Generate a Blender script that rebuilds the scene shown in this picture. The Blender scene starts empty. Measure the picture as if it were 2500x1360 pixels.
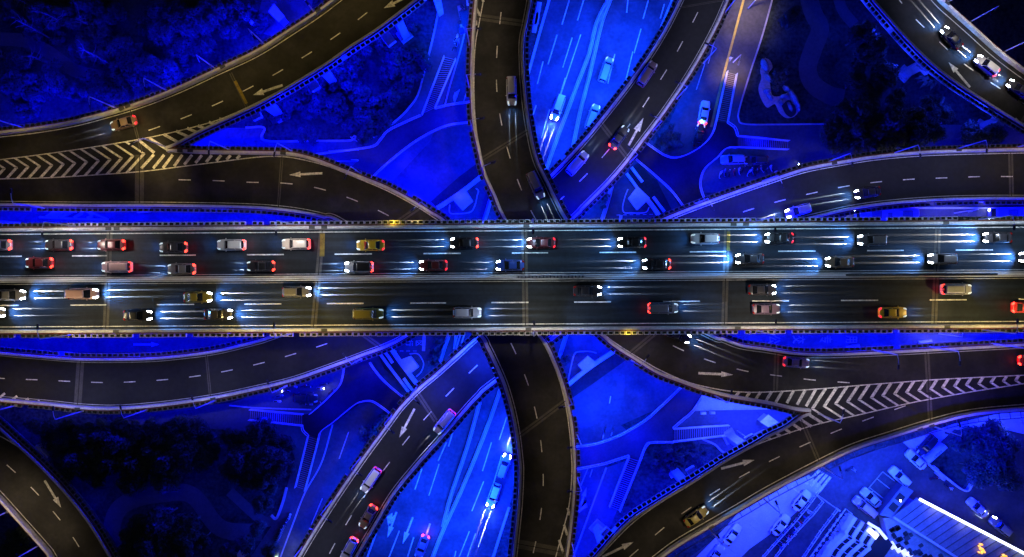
import bpy, math, random
from mathutils import Vector, Matrix
random.seed(7)
S = bpy.context.scene
C = S.collection
R = math.radians
# ------------------------------------------------------------------ camera, sky, exposure
CAM_Z = 134.4
cam_data = bpy.data.cameras.new('camera')
cam_data.sensor_width = 36.0
cam_data.lens = 24.0
cam_data.clip_start = 1.0
cam_data.clip_end = 6000.0
cam = bpy.data.objects.new('camera', cam_data)
C.objects.link(cam)
cam.location = (0, 0, CAM_Z)
cam.rotation_euler = (0, 0, 0)
S.camera = cam
world = bpy.data.worlds.new('World')
S.world = world
world.use_nodes = True
wn = world.node_tree.nodes
sky = wn.new('ShaderNodeTexSky')
sky.sky_type = 'NISHITA'
sky.sun_disc = False
sky.sun_elevation = R(2.0)
sky.sun_rotation = R(140)
wn['Background'].inputs['Strength'].default_value = 0.006
world.node_tree.links.new(sky.outputs[0], wn['Background'].inputs['Color'])
moon_data = bpy.data.lights.new('moon', 'SUN')
moon_data.energy = 0.06
moon_data.angle = R(0.5)
moon_data.color = (0.62, 0.66, 1.0)
moon = bpy.data.objects.new('moon', moon_data)
C.objects.link(moon)
moon.rotation_euler = (R(30), 0, R(140))
S.view_settings.view_transform = 'Standard'
S.view_settings.look = 'None'
S.view_settings.exposure = 0.0
S.view_settings.gamma = 1.0
S.view_settings.use_curve_mapping = False
try:
    S.cycles.use_denoising = True
    S.cycles.max_bounces = 4
    S.cycles.diffuse_bounces = 2
    S.cycles.sample_clamp_indirect = 4.0
except Exception:
    pass

Z_MAIN, Z_HIGH, Z_LOW, Z_FOOT = 19.2, 12.8, 8.1, 5.2
def W(px, py, z=0.0):
    """photo pixel (2500 x 1360) at a known real height -> world point"""
    k = 1.5 * (CAM_Z - z) / 2500.0
    return Vector(((px - 1250) * k, -(py - 680) * k, z))
def ppm(z):
    return 2500.0 / (1.5 * (CAM_Z - z))
def WL(pts, z):
    return [W(x, y, z) for x, y in pts]

# ------------------------------------------------------------------ materials
MATS = {}
def mat(name, col, rough=0.8, var=0.25, scale=0.6, metal=0.0, emit=0.0, ecol=None, fine=6.0, spec=0.3):
    if name in MATS:
        return MATS[name]
    m = bpy.data.materials.new(name)
    m.use_nodes = True
    nt = m.node_tree
    b = nt.nodes['Principled BSDF']
    b.inputs['Roughness'].default_value = rough
    b.inputs['Metallic'].default_value = metal
    b.inputs['Specular IOR Level'].default_value = spec
    if var > 0:
        tc = nt.nodes.new('ShaderNodeTexCoord')
        n1 = nt.nodes.new('ShaderNodeTexNoise'); n1.inputs['Scale'].default_value = scale; n1.inputs['Detail'].default_value = 6
        n2 = nt.nodes.new('ShaderNodeTexNoise'); n2.inputs['Scale'].default_value = scale * fine; n2.inputs['Detail'].default_value = 3
        ad = nt.nodes.new('ShaderNodeMath'); ad.operation = 'ADD'
        nt.links.new(tc.outputs['Object'], n1.inputs['Vector']); nt.links.new(tc.outputs['Object'], n2.inputs['Vector'])
        nt.links.new(n1.outputs['Fac'], ad.inputs[0]); nt.links.new(n2.outputs['Fac'], ad.inputs[1])
        mr = nt.nodes.new('ShaderNodeMapRange')
        mr.inputs['From Min'].default_value = 0.7; mr.inputs['From Max'].default_value = 1.3
        mr.inputs['To Min'].default_value = 1.0 - var; mr.inputs['To Max'].default_value = 1.0 + var
        nt.links.new(ad.outputs[0], mr.inputs['Value'])
        mx = nt.nodes.new('ShaderNodeVectorMath'); mx.operation = 'SCALE'
        mx.inputs[0].default_value = col[:3]
        nt.links.new(mr.outputs[0], mx.inputs['Scale'])
        nt.links.new(mx.outputs[0], b.inputs['Base Color'])
    else:
        b.inputs['Base Color'].default_value = (*col[:3], 1)
    if emit > 0:
        b.inputs['Emission Color'].default_value = (*(ecol or col)[:3], 1)
        b.inputs['Emission Strength'].default_value = emit
    MATS[name] = m
    return m

asphalt_deck = None   # made below with its patches
asphalt_main = mat('dark worn asphalt', (0.0115, 0.0118, 0.0135), 0.75, 0.30, 0.22)
asphalt = None   # made below with its patches
concrete = mat('pale concrete', (0.62, 0.61, 0.60), 0.8, 0.18, 0.5)
parapet_white = mat('white painted parapet', (0.58, 0.58, 0.59), 0.7, 0.25, 0.5)
girder_m = mat('girder concrete', (0.36, 0.36, 0.37), 0.85, 0.2, 0.35)
paint = mat('road paint', (0.66, 0.64, 0.59), 0.6, 0.42, 1.1, fine=4.0)
paint_worn = mat('worn road paint', (0.42, 0.42, 0.41), 0.7, 0.4, 1.6)
joint_m = mat('patched joint concrete', (0.075, 0.07, 0.06), 0.8, 0.3, 1.0)
joint_yellow = mat('yellow worn joint paint', (0.20, 0.145, 0.02), 0.7, 0.45, 2.0)
joint_gap = mat('joint rubber', (0.008, 0.008, 0.008), 0.7, 0.0)
rust = mat('red brown rail paint', (0.12, 0.035, 0.02), 0.6, 0.3, 2.0)
cover_m = mat('dark cover plate', (0.06, 0.06, 0.06), 0.5, 0.2, 2.0)
steel = mat('galvanised steel', (0.55, 0.56, 0.58), 0.4, 0.1, 3.0, metal=0.3)
white_rail = mat('white enamelled rail', (0.75, 0.76, 0.78), 0.35, 0.12, 1.0)
dark_mesh = mat('dark anti glare slat', (0.03, 0.035, 0.035), 0.6, 0.2, 3.0)
grass_m = mat('dark lawn', (0.030, 0.042, 0.036), 0.95, 0.95, 0.22, fine=7.0)
soil_m = mat('bare soil bed', (0.022, 0.022, 0.020), 0.95, 0.4, 0.35)
pave_m = mat('paving stones', (0.088, 0.088, 0.092), 0.85, 0.2, 0.3)
kerb_m = mat('kerb stone', (0.46, 0.46, 0.46), 0.8, 0.25, 1.0)
foot_m = mat('footbridge paving', (0.058, 0.05, 0.052), 0.8, 0.2, 0.4)
step_m = mat('red stair tread', (0.11, 0.075, 0.07), 0.8, 0.2, 1.0)
trough_m = mat('planter trough', (0.62, 0.60, 0.58), 0.7, 0.15, 2.0)
ramp_trough_m = mat('dark ramp trough', (0.15, 0.145, 0.14), 0.8, 0.3, 2.0)  # darker copy of the trough colour, softens the row of rims
dim_foot_m = mat('dimmed reddish footbridge paving', (0.030, 0.019, 0.021), 0.85, 0.25, 0.4)  # darker copy of foot_m, dim light on these bridges put into colour
plant_m = mat('planter foliage', (0.014, 0.018, 0.010), 0.95, 0.7, 9.0)
leaf_ms = [mat('leaves dark', (0.032, 0.048, 0.040), 0.7, 0.55, 0.8), mat('leaves mid', (0.05, 0.066, 0.055), 0.7, 0.55, 0.8),
           mat('leaves olive', (0.075, 0.075, 0.035), 0.7, 0.5, 0.8)]
bark_m = mat('bark', (0.10, 0.08, 0.07), 0.9, 0.3, 3.0)
pale_bark = mat('pale bark', (0.16, 0.155, 0.15), 0.9, 0.2, 3.0)
def streak_mat(name, col, s1=(0.035, 1.15, 1), s2=(0.05, 0.28, 1), amp=1.0):
    m = mat(name, col, 0.72, 0.28, 0.25)
    nt = m.node_tree; b = nt.nodes['Principled BSDF']
    src = b.inputs['Base Color'].links[0].from_socket
    tc = nt.nodes.new('ShaderNodeTexCoord'); mp = nt.nodes.new('ShaderNodeMapping'); mp.inputs['Scale'].default_value = s1
    ns_ = nt.nodes.new('ShaderNodeTexNoise'); ns_.inputs['Scale'].default_value = 1.0; ns_.inputs['Detail'].default_value = 4
    nt.links.new(tc.outputs['Object'], mp.inputs['Vector']); nt.links.new(mp.outputs[0], ns_.inputs['Vector'])
    mr = nt.nodes.new('ShaderNodeMapRange'); mr.inputs['From Min'].default_value = .35; mr.inputs['From Max'].default_value = .65; mr.inputs['To Min'].default_value = 1 - .45 * amp; mr.inputs['To Max'].default_value = 1 + .4 * amp
    nt.links.new(ns_.outputs['Fac'], mr.inputs['Value'])
    # rectangular resurfacing patches
    vo = nt.nodes.new('ShaderNodeTexVoronoi'); vo.distance = 'CHEBYCHEV'; vo.inputs['Scale'].default_value = 1.0
    mp2 = nt.nodes.new('ShaderNodeMapping'); mp2.inputs['Scale'].default_value = s2
    nt.links.new(tc.outputs['Object'], mp2.inputs['Vector']); nt.links.new(mp2.outputs[0], vo.inputs['Vector'])
    bw = nt.nodes.new('ShaderNodeRGBToBW'); nt.links.new(vo.outputs['Color'], bw.inputs[0])
    mr2 = nt.nodes.new('ShaderNodeMapRange'); mr2.inputs['To Min'].default_value = 1 - .22 * amp; mr2.inputs['To Max'].default_value = 1 + .22 * amp
    nt.links.new(bw.outputs[0], mr2.inputs['Value'])
    mu = nt.nodes.new('ShaderNodeMath'); mu.operation = 'MULTIPLY'
    nt.links.new(mr.outputs[0], mu.inputs[0]); nt.links.new(mr2.outputs[0], mu.inputs[1])
    sc = nt.nodes.new('ShaderNodeVectorMath'); sc.operation = 'SCALE'
    nt.links.new(src, sc.inputs[0]); nt.links.new(mu.outputs[0], sc.inputs['Scale'])
    nt.links.new(sc.outputs[0], b.inputs['Base Color'])
    return m
asphalt_straight = streak_mat('tyre streaked asphalt', (0.0095, 0.0150, 0.0225))
asphalt = streak_mat('patched street asphalt', (0.060, 0.060, 0.064), (0.30, 0.30, 1), (0.07, 0.09, 1), 0.45)
asphalt_deck = streak_mat('worn patched asphalt of the ramps', (0.0180, 0.0172, 0.0172), (0.22, 0.22, 1), (0.10, 0.12, 1))
glass_m = mat('dark car glass', (0.012, 0.013, 0.016), 0.08, 0.0, spec=0.6)
tyre_m = mat('tyre rubber', (0.015, 0.015, 0.015), 0.9, 0.0)
rock_m = mat('garden rock', (0.20, 0.19, 0.18), 0.9, 0.5, 1.2)
sand_m = mat('pale gravel', (0.42, 0.38, 0.35), 0.95, 0.3, 2.0)
water_m = mat('pond water', (0.03, 0.04, 0.05), 0.05, 0.0, spec=0.6)
roof_m = mat('standing seam roof', (0.17, 0.175, 0.19), 0.6, 0.25, 0.8)
tile_m = mat('roof terrace tiles', (0.30, 0.30, 0.32), 0.8, 0.25, 1.6)
wall_m = mat('rendered wall', (0.50, 0.50, 0.51), 0.85, 0.15, 0.6)
dark_m = mat('dark fitting', (0.02, 0.02, 0.022), 0.6, 0.0)
head_on = mat('headlight lit', (0.9, 0.9, 0.9), 0.3, 0.0, emit=60, ecol=(0.80, 0.90, 1.0))
head_soft = mat('headlight dim', (0.9, 0.9, 0.9), 0.3, 0.0, emit=0.7, ecol=(0.6, 0.85, 1.0))
head_off = mat('headlight glass', (0.7, 0.7, 0.72), 0.15, 0.0)
tail_on = mat('tail light lit', (0.5, 0.01, 0.01), 0.3, 0.0, emit=9, ecol=(1.0, 0.035, 0.02))
tail_dim = mat('tail light dim', (0.5, 0.01, 0.01), 0.3, 0.0, emit=1.6, ecol=(1.0, 0.03, 0.06))
tail_off = mat('tail light glass', (0.25, 0.01, 0.01), 0.2, 0.0)
lamp_on = mat('lamp lens lit', (1, 1, 1), 0.3, 0.0, emit=40, ecol=(1.0, 0.80, 0.52))
lamp_soft = mat('lamp lens soft', (1, 1, 1), 0.3, 0.0, emit=2.5, ecol=(1.0, 0.82, 0.55))
strip_on = mat('white light strip', (1, 1, 1), 0.3, 0.0, emit=2.6, ecol=(0.80, 0.87, 1.0))
strip_soft = mat('soft skylight', (1, 1, 1), 0.3, 0.0, emit=0.9, ecol=(0.80, 0.82, 1.0))
amber_on = mat('amber lantern', (1, 0.6, 0.05), 0.4, 0.0, emit=1.5, ecol=(1.0, 0.45, 0.012))
window_on = mat('lit window', (1, 1, 1), 0.3, 0.0, emit=1.5, ecol=(0.80, 0.95, 1.0))
def paint_mat(name, col, metal=0.0):
    return mat('car paint ' + name, col, 0.35, 0.05, 1.0, metal=metal, spec=0.5)
PAINT = {'white': paint_mat('white', (0.72, 0.72, 0.72)), 'silver': paint_mat('silver', (0.42, 0.42, 0.44)),
         'grey': paint_mat('grey', (0.17, 0.165, 0.18)), 'black': paint_mat('black', (0.014, 0.014, 0.017)),
         'dark': paint_mat('dark grey', (0.045, 0.042, 0.05)), 'maroon': paint_mat('maroon', (0.12, 0.018, 0.022)),
         'red': paint_mat('red', (0.5, 0.025, 0.03)), 'yellow': paint_mat('yellow', (0.60, 0.38, 0.02)),
         'blue': paint_mat('blue', (0.025, 0.06, 0.28)), 'beige': paint_mat('beige', (0.55, 0.45, 0.37)),
         'pink': paint_mat('dusty pink', (0.40, 0.25, 0.25)), 'brown': paint_mat('brown', (0.18, 0.12, 0.075)),
         'olive': paint_mat('olive', (0.26, 0.22, 0.05)), 'purple': paint_mat('plum', (0.17, 0.11, 0.16))}

# ------------------------------------------------------------------ mesh builder
class MB:
    def __init__(s):
        s.v, s.f, s.m = [], [], []
    def add(s, vs, fs, mi=0):
        o = len(s.v)
        s.v += [tuple(p) for p in vs]
        s.f += [tuple(i + o for i in f) for f in fs]
        s.m += [mi] * len(fs)
    def box(s, c, size, rz=0.0, mi=0, top=None):
        """top = (sx, sy) scales the upper face"""
        hx, hy, hz = size[0] / 2, size[1] / 2, size[2] / 2
        ca, sa = math.cos(rz), math.sin(rz)
        tx, ty = top or (1, 1)
        vs = []
        for z, kx, ky in ((-hz, 1, 1), (hz, tx, ty)):
            for x, y in ((-hx, -hy), (hx, -hy), (hx, hy), (-hx, hy)):
                x2, y2 = x * kx, y * ky
                vs.append((c[0] + x2 * ca - y2 * sa, c[1] + x2 * sa + y2 * ca, c[2] + z))
        s.add(vs, [(3, 2, 1, 0), (4, 5, 6, 7), (0, 1, 5, 4), (1, 2, 6, 5), (2, 3, 7, 6), (3, 0, 4, 7)], mi)
    def prism(s, poly, z0, z1, mi=0, bottom=True):
        n = len(poly)
        area = sum(poly[i][0] * poly[(i + 1) % n][1] - poly[(i + 1) % n][0] * poly[i][1] for i in range(n))
        if area < 0:
            poly = poly[::-1]
        vs = [(p[0], p[1], z0) for p in poly] + [(p[0], p[1], z1) for p in poly]
        fs = [tuple(range(n, 2 * n))]
        if bottom:
            fs.append(tuple(reversed(range(n))))
        fs += [(i, (i + 1) % n, n + (i + 1) % n, n + i) for i in range(n)]
        s.add(vs, fs, mi)
    def sheet(s, poly, z, mi=0):
        n = len(poly)
        area = sum(poly[i][0] * poly[(i + 1) % n][1] - poly[(i + 1) % n][0] * poly[i][1] for i in range(n))
        if area < 0:
            poly = poly[::-1]
        s.add([(p[0], p[1], z) for p in poly], [tuple(range(n))], mi)
    def sweep(s, path, prof, up=None, mi=0, closed=True, caps=True):
        """path: world points; prof: (side, up) pairs, side positive to the LEFT of travel"""
        n = len(path); k = len(prof)
        vs = []
        for i, p in enumerate(path):
            t = tangent(path, i)
            l = Vector((-t.y, t.x, 0)); l.normalize()
            for a, b in prof:
                vs.append((p.x + l.x * a, p.y + l.y * a, p.z + b))
        fs = []
        kk = k if closed else k - 1
        for i in range(n - 1):
            for j in range(kk):
                j2 = (j + 1) % k
                fs.append((i * k + j, (i + 1) * k + j, (i + 1) * k + j2, i * k + j2))
        if caps and closed:
            fs.append(tuple(range(k))); fs.append(tuple(reversed(range((n - 1) * k, n * k))))
        s.add(vs, fs, mi)
    def tube(s, path, r, n=6, mi=0, r2=None):
        path = [Vector(p) for p in path]
        vs, fs = [], []
        m = len(path)
        for i, p in enumerate(path):
            a = path[max(i - 1, 0)]; b = path[min(i + 1, m - 1)]
            t = (b - a).normalized()
            u = t.cross(Vector((0, 0, 1)))
            if u.length < 1e-4:
                u = Vector((1, 0, 0))
            u.normalize(); w = t.cross(u)
            rr = r if r2 is None else r + (r2 - r) * i / max(m - 1, 1)
            for j in range(n):
                q = p + (u * math.cos(2 * math.pi * j / n) + w * math.sin(2 * math.pi * j / n)) * rr
                vs.append(tuple(q))
        for i in range(m - 1):
            for j in range(n):
                j2 = (j + 1) % n
                fs.append((i * n + j, i * n + j2, (i + 1) * n + j2, (i + 1) * n + j))
        fs.append(tuple(reversed(range(n)))); fs.append(tuple(range((m - 1) * n, m * n)))
        s.add(vs, fs, mi)
    def loft(s, secs, mi=0, caps=True):
        k = len(secs[0]); vs = [p for sec in secs for p in sec]; fs = []
        for i in range(len(secs) - 1):
            for j in range(k):
                j2 = (j + 1) % k
                fs.append((i * k + j, i * k + j2, (i + 1) * k + j2, (i + 1) * k + j))
        if caps:
            fs.append(tuple(reversed(range(k)))); fs.append(tuple(range((len(secs) - 1) * k, len(secs) * k)))
        s.add(vs, fs, mi)
    def build(s, name, mats, parent=None, smooth=False, origin=None):
        me = bpy.data.meshes.new(name)
        if origin is not None:
            o3 = Vector(origin)
            me.from_pydata([tuple(Vector(v) - o3) for v in s.v], [], s.f)
        else:
            me.from_pydata(s.v, [], s.f)
        if not isinstance(mats, (list, tuple)):
            mats = [mats]
        for m in mats:
            me.materials.append(m)
        if len(mats) > 1:
            me.polygons.foreach_set('material_index', s.m)
        if smooth:
            me.polygons.foreach_set('use_smooth', [True] * len(me.polygons))
        me.update()
        ob = bpy.data.objects.new(name, me)
        C.objects.link(ob)
        if origin is not None:
            ob.location = origin
        if parent is not None:
            ob.parent = parent
            ob.matrix_parent_inverse = parent.matrix_basis.inverted()
        return ob

def tangent(path, i):
    a = path[max(i - 1, 0)]; b = path[min(i + 1, len(path) - 1)]
    t = Vector((b.x - a.x, b.y - a.y, 0))
    return t.normalized() if t.length > 1e-9 else Vector((1, 0, 0))
def spline(pts, k=8):
    """Catmull-Rom through pts, k samples per span (index of control point i is i*k)"""
    P = [Vector(p) for p in pts]
    out = []
    for i in range(len(P) - 1):
        p0 = P[i - 1] if i > 0 else P[i] * 2 - P[i + 1]
        p1, p2 = P[i], P[i + 1]
        p3 = P[i + 2] if i + 2 < len(P) else P[i + 1] * 2 - P[i]
        for j in range(k):
            t = j / k
            out.append(0.5 * ((2 * p1) + (p2 - p0) * t + (2 * p0 - 5 * p1 + 4 * p2 - p3) * t * t + (3 * p1 - p0 - 3 * p2 + p3) * t ** 3))
    out.append(P[-1].copy())
    return out
def cum(path):
    d = [0.0]
    for a, b in zip(path, path[1:]):
        d.append(d[-1] + (b - a).length)
    return d
def at(path, d, s):
    if s <= 0: return path[0].copy()
    for i in range(1, len(d)):
        if d[i] >= s:
            t = (s - d[i - 1]) / max(d[i] - d[i - 1], 1e-9)
            return path[i - 1].lerp(path[i], t)
    return path[-1].copy()
def resample(path, n):
    d = cum(path)
    return [at(path, d, d[-1] * i / (n - 1)) for i in range(n)]
def segment(path, d, s0, s1, step=0.7):
    n = max(2, int((s1 - s0) / step) + 1)
    return [at(path, d, s0 + (s1 - s0) * i / (n - 1)) for i in range(n)]
def offset(path, a):
    out = []
    for i, p in enumerate(path):
        t = tangent(path, i)
        out.append(Vector((p.x - t.y * a, p.y + t.x * a, p.z)))
    return out
def ribbon(mb, path, w, dz=0.0, mi=0):
    l = offset(path, w / 2); r = offset(path, -w / 2)
    vs = [(p.x, p.y, p.z + dz) for p in l] + [(p.x, p.y, p.z + dz) for p in r]
    n = len(path)
    mb.add(vs, [(i, n + i, n + i + 1, i + 1) for i in range(n - 1)], mi)

# ------------------------------------------------------------------ object helpers
def tag(o, label=None, cat=None, group=None, kind=None):
    if label: o['label'] = label
    if cat: o['category'] = cat
    if group: o['group'] = group
    if kind: o['kind'] = kind
    return o
def thing(name, label, cat, loc=(0, 0, 0), rz=0.0, group=None):
    o = bpy.data.objects.new(name, None)
    o.empty_display_size = 0.5
    C.objects.link(o)
    o.location = loc; o.rotation_euler = (0, 0, rz)
    o.matrix_basis = Matrix.Translation(Vector(loc)) @ Matrix.Rotation(rz, 4, 'Z')
    return tag(o, label, cat, group)
def struct(mb, name, m, parent=None):
    o = mb.build(name, m, parent)
    if parent is None: o['kind'] = 'structure'
    return o
KIDS = {}
def kids(o):
    return [c for c in bpy.data.objects if c.parent == o]
def dup(root, tree, loc, rz=0.0, label=None, group=None, scale=None):
    """copy a thing; tree = [(child, [grandchildren])]"""
    r = root.copy(); C.objects.link(r)
    r.location = loc; r.rotation_euler = (0, 0, rz)
    if scale: r.scale = scale
    if label: r['label'] = label
    if group: r['group'] = group
    out = {}
    for ch, gs in tree:
        c = ch.copy(); C.objects.link(c); c.parent = r
        out.setdefault(ch.name.split('.')[0], []).append(c)
        for g in gs:
            d = g.copy(); C.objects.link(d); d.parent = c
            out.setdefault(g.name.split('.')[0], []).append(d)
    return r, out
def drop(root, tree):
    for ch, gs in tree:
        for g in gs: bpy.data.objects.remove(g)
        bpy.data.objects.remove(ch)
    bpy.data.objects.remove(root)
def set_mat(o, m, i=0):
    o.material_slots[i].link = 'OBJECT'
    o.material_slots[i].material = m
def light(name, kind, loc, energy, color, radius=0.3, parent=None):
    l = bpy.data.lights.new(name, kind)
    l.energy = energy; l.color = color
    l.shadow_soft_size = radius
    o = bpy.data.objects.new(name, l)
    C.objects.link(o); o.location = loc
    if parent is not None: o.parent = parent
    return o
BLUE = (0.0004, 0.0016, 1.0)
AZURE = (0.003, 0.040, 1.0)
LAV = (0.035, 0.075, 1.0)
WARM = (1.0, 0.75, 0.44)
# ================================================================== THE SETTING
g = MB(); g.sheet([(-1500, -1500), (1500, -1500), (1500, 1500), (-1500, 1500)], 0.0)
struct(g, 'ground', grass_m)
def flat(name, pts, z, m, parent=None, smooth=False):
    p = WL(pts, z)
    if smooth: p = spline(p + [p[0]], 6)[:-1]
    b = MB(); b.sheet(p, z)
    return struct(b, name, m, parent)
def raised(name, pts, z, m, parent=None, smooth=False):
    """pavement: real kerb step, kerb stone strip along the rim"""
    p = WL(pts, z)
    if smooth: p = spline(p + [p[0]], 6)[:-1]
    b = MB(); b.prism(p, -0.05, z, 0, bottom=False)
    return struct(b, name, m, parent)
flat('crossing_road', [(820, 400), (1000, 330), (1180, 270), (1420, 330), (1560, 330), (1720, 400), (1720, 520), (1760, 860), (1690, 960),
                       (1400, 1090), (1250, 1090), (960, 1020), (840, 900), (800, 540)], 0.008, asphalt)
ew = flat('street', [(-500, 498), (2950, 486), (2950, 850), (-500, 864)], 0.014, asphalt)
ns = flat('avenue', [(1525, -520), (1378, -100), (1341, 0), (1291, 176), (1215, 420), (1130, 640), (1090, 800), (1043, 960), (925, 1283), (880, 1400), (700, 1900), (1010, 1900), (1165, 1470), (1215, 1330), (1243, 1242),
                     (1310, 960), (1345, 800), (1400, 620), (1470, 420), (1570, 180), (1640, 0), (1690, -100), (1850, -520)], 0.020, asphalt)
side_tr = flat('side_road', [(1740, -100), (1860, -100), (1815, 0), (1745, 270), (1737, 330), (1690, 430), (1560, 540), (1480, 540), (1600, 380), (1690, 170)], 0.026, asphalt)
side_bl = flat('side_road', [(812, 1035), (785, 1130), (744, 1204), (685, 1360), (655, 1440), (790, 1440), (900, 1240), (1000, 1060), (990, 985), (880, 985)], 0.026, asphalt)
side_tl = flat('side_road', [(1160, -60), (1132, 100), (1100, 215), (1040, 400), (1100, 500), (1230, 545), (1240, 300), (1240, -60)], 0.026, asphalt)
side_br = flat('side_road', [(1480, 1142), (1400, 1360), (1360, 1470), (1280, 1470), (1330, 1000), (1420, 960), (1530, 1050)], 0.026, asphalt)
# pavements (0.12 m kerb)
raised('pavement', [(1830, -60), (1815, 0), (1745, 270), (1737, 345), (1712, 400), (1712, 470), (1760, 470), (1880, 442), (1960, 407), (2100, 380), (2600, 352),
                    (2600, 306), (1990, 303), (1818, 303), (1803, 288), (1806, 262), (1860, 90), (1885, 0), (1905, -60)], 0.12, pave_m)
raised('pavement', [(812, 1035), (785, 1130), (744, 1204), (685, 1360), (660, 1440), (580, 1440), (612, 1360), (675, 1265), (700, 1190), (720, 1120), (700, 1062),
                    (560, 1050), (300, 1035), (300, 1000), (560, 985), (700, 935), (842, 893), (845, 930), (860, 990)], 0.12, pave_m)
raised('pavement', [(1085, -40), (1075, 0), (1060, 80), (1035, 180), (1020, 232), (1000, 262), (975, 288), (935, 320), (870, 343), (645, 343), (640, 312), (520, 312), (440, 360),
                    (640, 385), (900, 440), (960, 440), (1050, 345), (1095, 215), (1112, 165), (1138, 70), (1150, -40)], 0.12, pave_m)
raised('pavement', [(1718, 950), (1690, 1001), (1878, 999), (1985, 1012), (1880, 1055), (1775, 1110), (1740, 1085), (1620, 1078), (1590, 1080), (1562, 1122), (1490, 1285),
                    (1440, 1365), (1400, 1440), (1370, 1440), (1400, 1360), (1480, 1142), (1545, 1120), (1640, 1035)], 0.12, pave_m)
raised('pavement', [(1655, 968), (1718, 950), (1780, 972), (1880, 988), (1880, 998), (1692, 1000), (1645, 1035)], 0.118, wall_m)  # paler material stands for the whiter light on this pavement
lot = flat('parking_lot', [(1430, 1500), (1640, 1392), (1780, 1290), (1900, 1215), (2100, 1110), (2300, 1045), (2620, 1000), (2700, 1500)], 0.022, asphalt)
raised('pavement', [(1640, 1420), (1690, 1370), (1760, 1300), (1800, 1255), (1930, 1180), (1975, 1160), (2010, 1190), (1900, 1290), (1830, 1340), (1750, 1420)], 0.030, wall_m)  # kerbside lane, its whiter light put into a pale material
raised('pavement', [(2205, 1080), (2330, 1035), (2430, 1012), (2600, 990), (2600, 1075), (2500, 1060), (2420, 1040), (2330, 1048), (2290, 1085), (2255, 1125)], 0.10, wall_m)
# paths in the parks
def path_band(pts, w, z, m=pave_m):
    p = spline(WL(pts, z), 8)
    b = MB(); ribbon(b, p, w)
    return struct(b, 'path', m)
path_band([(1965, -40), (1985, 30), (2002, 70), (1985, 120), (1972, 165), (1985, 205), (2025, 232), (2060, 240)], 3.6, 0.012)
path_band([(2040, -40), (2055, 20), (2085, 60)], 2.2, 0.012)
path_band([(-60, 92), (0, 95), (60, 100), (110, 122), (150, 150), (190, 175), (260, 190)], 2.6, 0.012)
path_band([(640, 1300), (540, 1290), (470, 1210), (400, 1205), (320, 1222), (280, 1260), (270, 1340)], 3.4, 0.012)
path_band([(560, 1200), (640, 1270), (672, 1265)], 2.0, 0.013)
flat('path', [(640, -60), (640, 0), (628, 40), (620, 75), (700, 100), (760, 30), (770, -60)], 0.013, pave_m)
# kerb stones
def kerb(pts, z, parent=None, w=0.26, h=0.15, m=kerb_m, k=6):
    p = spline(WL(pts, z), k)
    b = MB(); b.sweep(p, [(-w / 2, -0.05), (-w / 2, h), (w / 2, h), (w / 2, -0.05)])
    return struct(b, 'kerb', m, parent)
yellow_kerb = mat('yellow painted kerb', (0.62, 0.45, 0.08), 0.7, 0.25, 1.5)
kerb([(1822, -30), (1815, 0), (1795, 75), (1770, 170), (1748, 258), (1736, 310)], 0.02, m=yellow_kerb, w=0.42)
kerb([(1892, -30), (1885, 0), (1860, 90), (1832, 175), (1806, 262), (1803, 290), (1818, 303), (1900, 304), (1990, 303), (2300, 300)], 0.12, w=0.3, h=0.1)
kerb([(812, 1037), (785, 1130), (744, 1204), (715, 1280), (685, 1360), (660, 1430)], 0.02)
kerb([(700, 1190), (690, 1228), (675, 1265), (662, 1258)], 0.12, w=0.5, h=0.12)
kerb([(560, 990), (630, 996), (760, 1000)], 0.12, w=0.25)
kerb([(1078, -20), (1075, 0), (1060, 80), (1035, 180), (1020, 232), (1000, 262), (975, 288), (935, 320), (905, 338), (870, 343), (868, 333), (857, 333), (855, 343), (760, 344), (645, 343), (645, 312), (600, 312)], 0.12, w=0.36, h=0.12)
kerb([(1139, 60), (1125, 120), (1100, 205), (1085, 262)], 0.02, w=0.25)
kerb([(1480, 1142), (1440, 1250), (1400, 1360), (1385, 1410)], 0.02, w=0.28)
kerb([(1690, 1001), (1780, 999), (1878, 998)], 0.12, w=0.3, h=0.12)
kerb([(1715, 1072), (1745, 1085), (1775, 1105), (1830, 1068), (1865, 1050)], 0.12, w=0.35, h=0.1)
kerb([(1345, -20), (1341, 0), (1318, 79), (1291, 176), (1280, 215)], 0.02, w=0.5, h=0.18)
kerb([(1243, 1238), (1215, 1325), (1204, 1360), (1190, 1400)], 0.02, w=0.5, h=0.18)
kerb([(925, 1283), (898, 1357), (880, 1400)], 0.02, w=0.3)
kerb([(1640, 0), (1612, 70), (1600, 100)], 0.02, w=0.35)
kerb([(2060, 507), (2200, 508), (2400, 508), (2560, 507)], 0.02, w=0.3)
kerb([(1330, 1010), (1318, 1060)], 0.02, w=0.3)

# ------------------------------------------------------------------ road paint on the ground
def line_px(b, pts, w, z, k=4):
    ribbon(b, spline(WL(pts, z), k), w)
def dashes(b, path, dash, gap, w, phase=0.0, dz=0.006, s0=0.0, s1=None):
    d = cum(path); s = s0 + phase; end = s1 if s1 is not None else d[-1]
    while s + dash < end:
        if s >= s0: ribbon(b, segment(path, d, s, s + dash), w, dz)
        s += dash + gap
def arrow_poly(tail, tip, z, head=0.34, hw=1.1, sw=0.36):
    a, b = W(*tail, z), W(*tip, z)
    t = (b - a); Ln = t.length; t.normalize(); n = Vector((-t.y, t.x, 0))
    q = a + t * Ln * (1 - head)
    return [a + n * sw / 2, a - n * sw / 2, q - n * sw / 2, q - n * hw / 2, b, q + n * hw / 2, q + n * sw / 2]
def arrow(tail, tip, z, parent, m=paint, **k):
    b = MB(); b.sheet(arrow_poly(tail, tip, z, **k), z + 0.006)
    return b.build('arrow_marking', m, parent)
gz = 0.020
b = MB()
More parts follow.
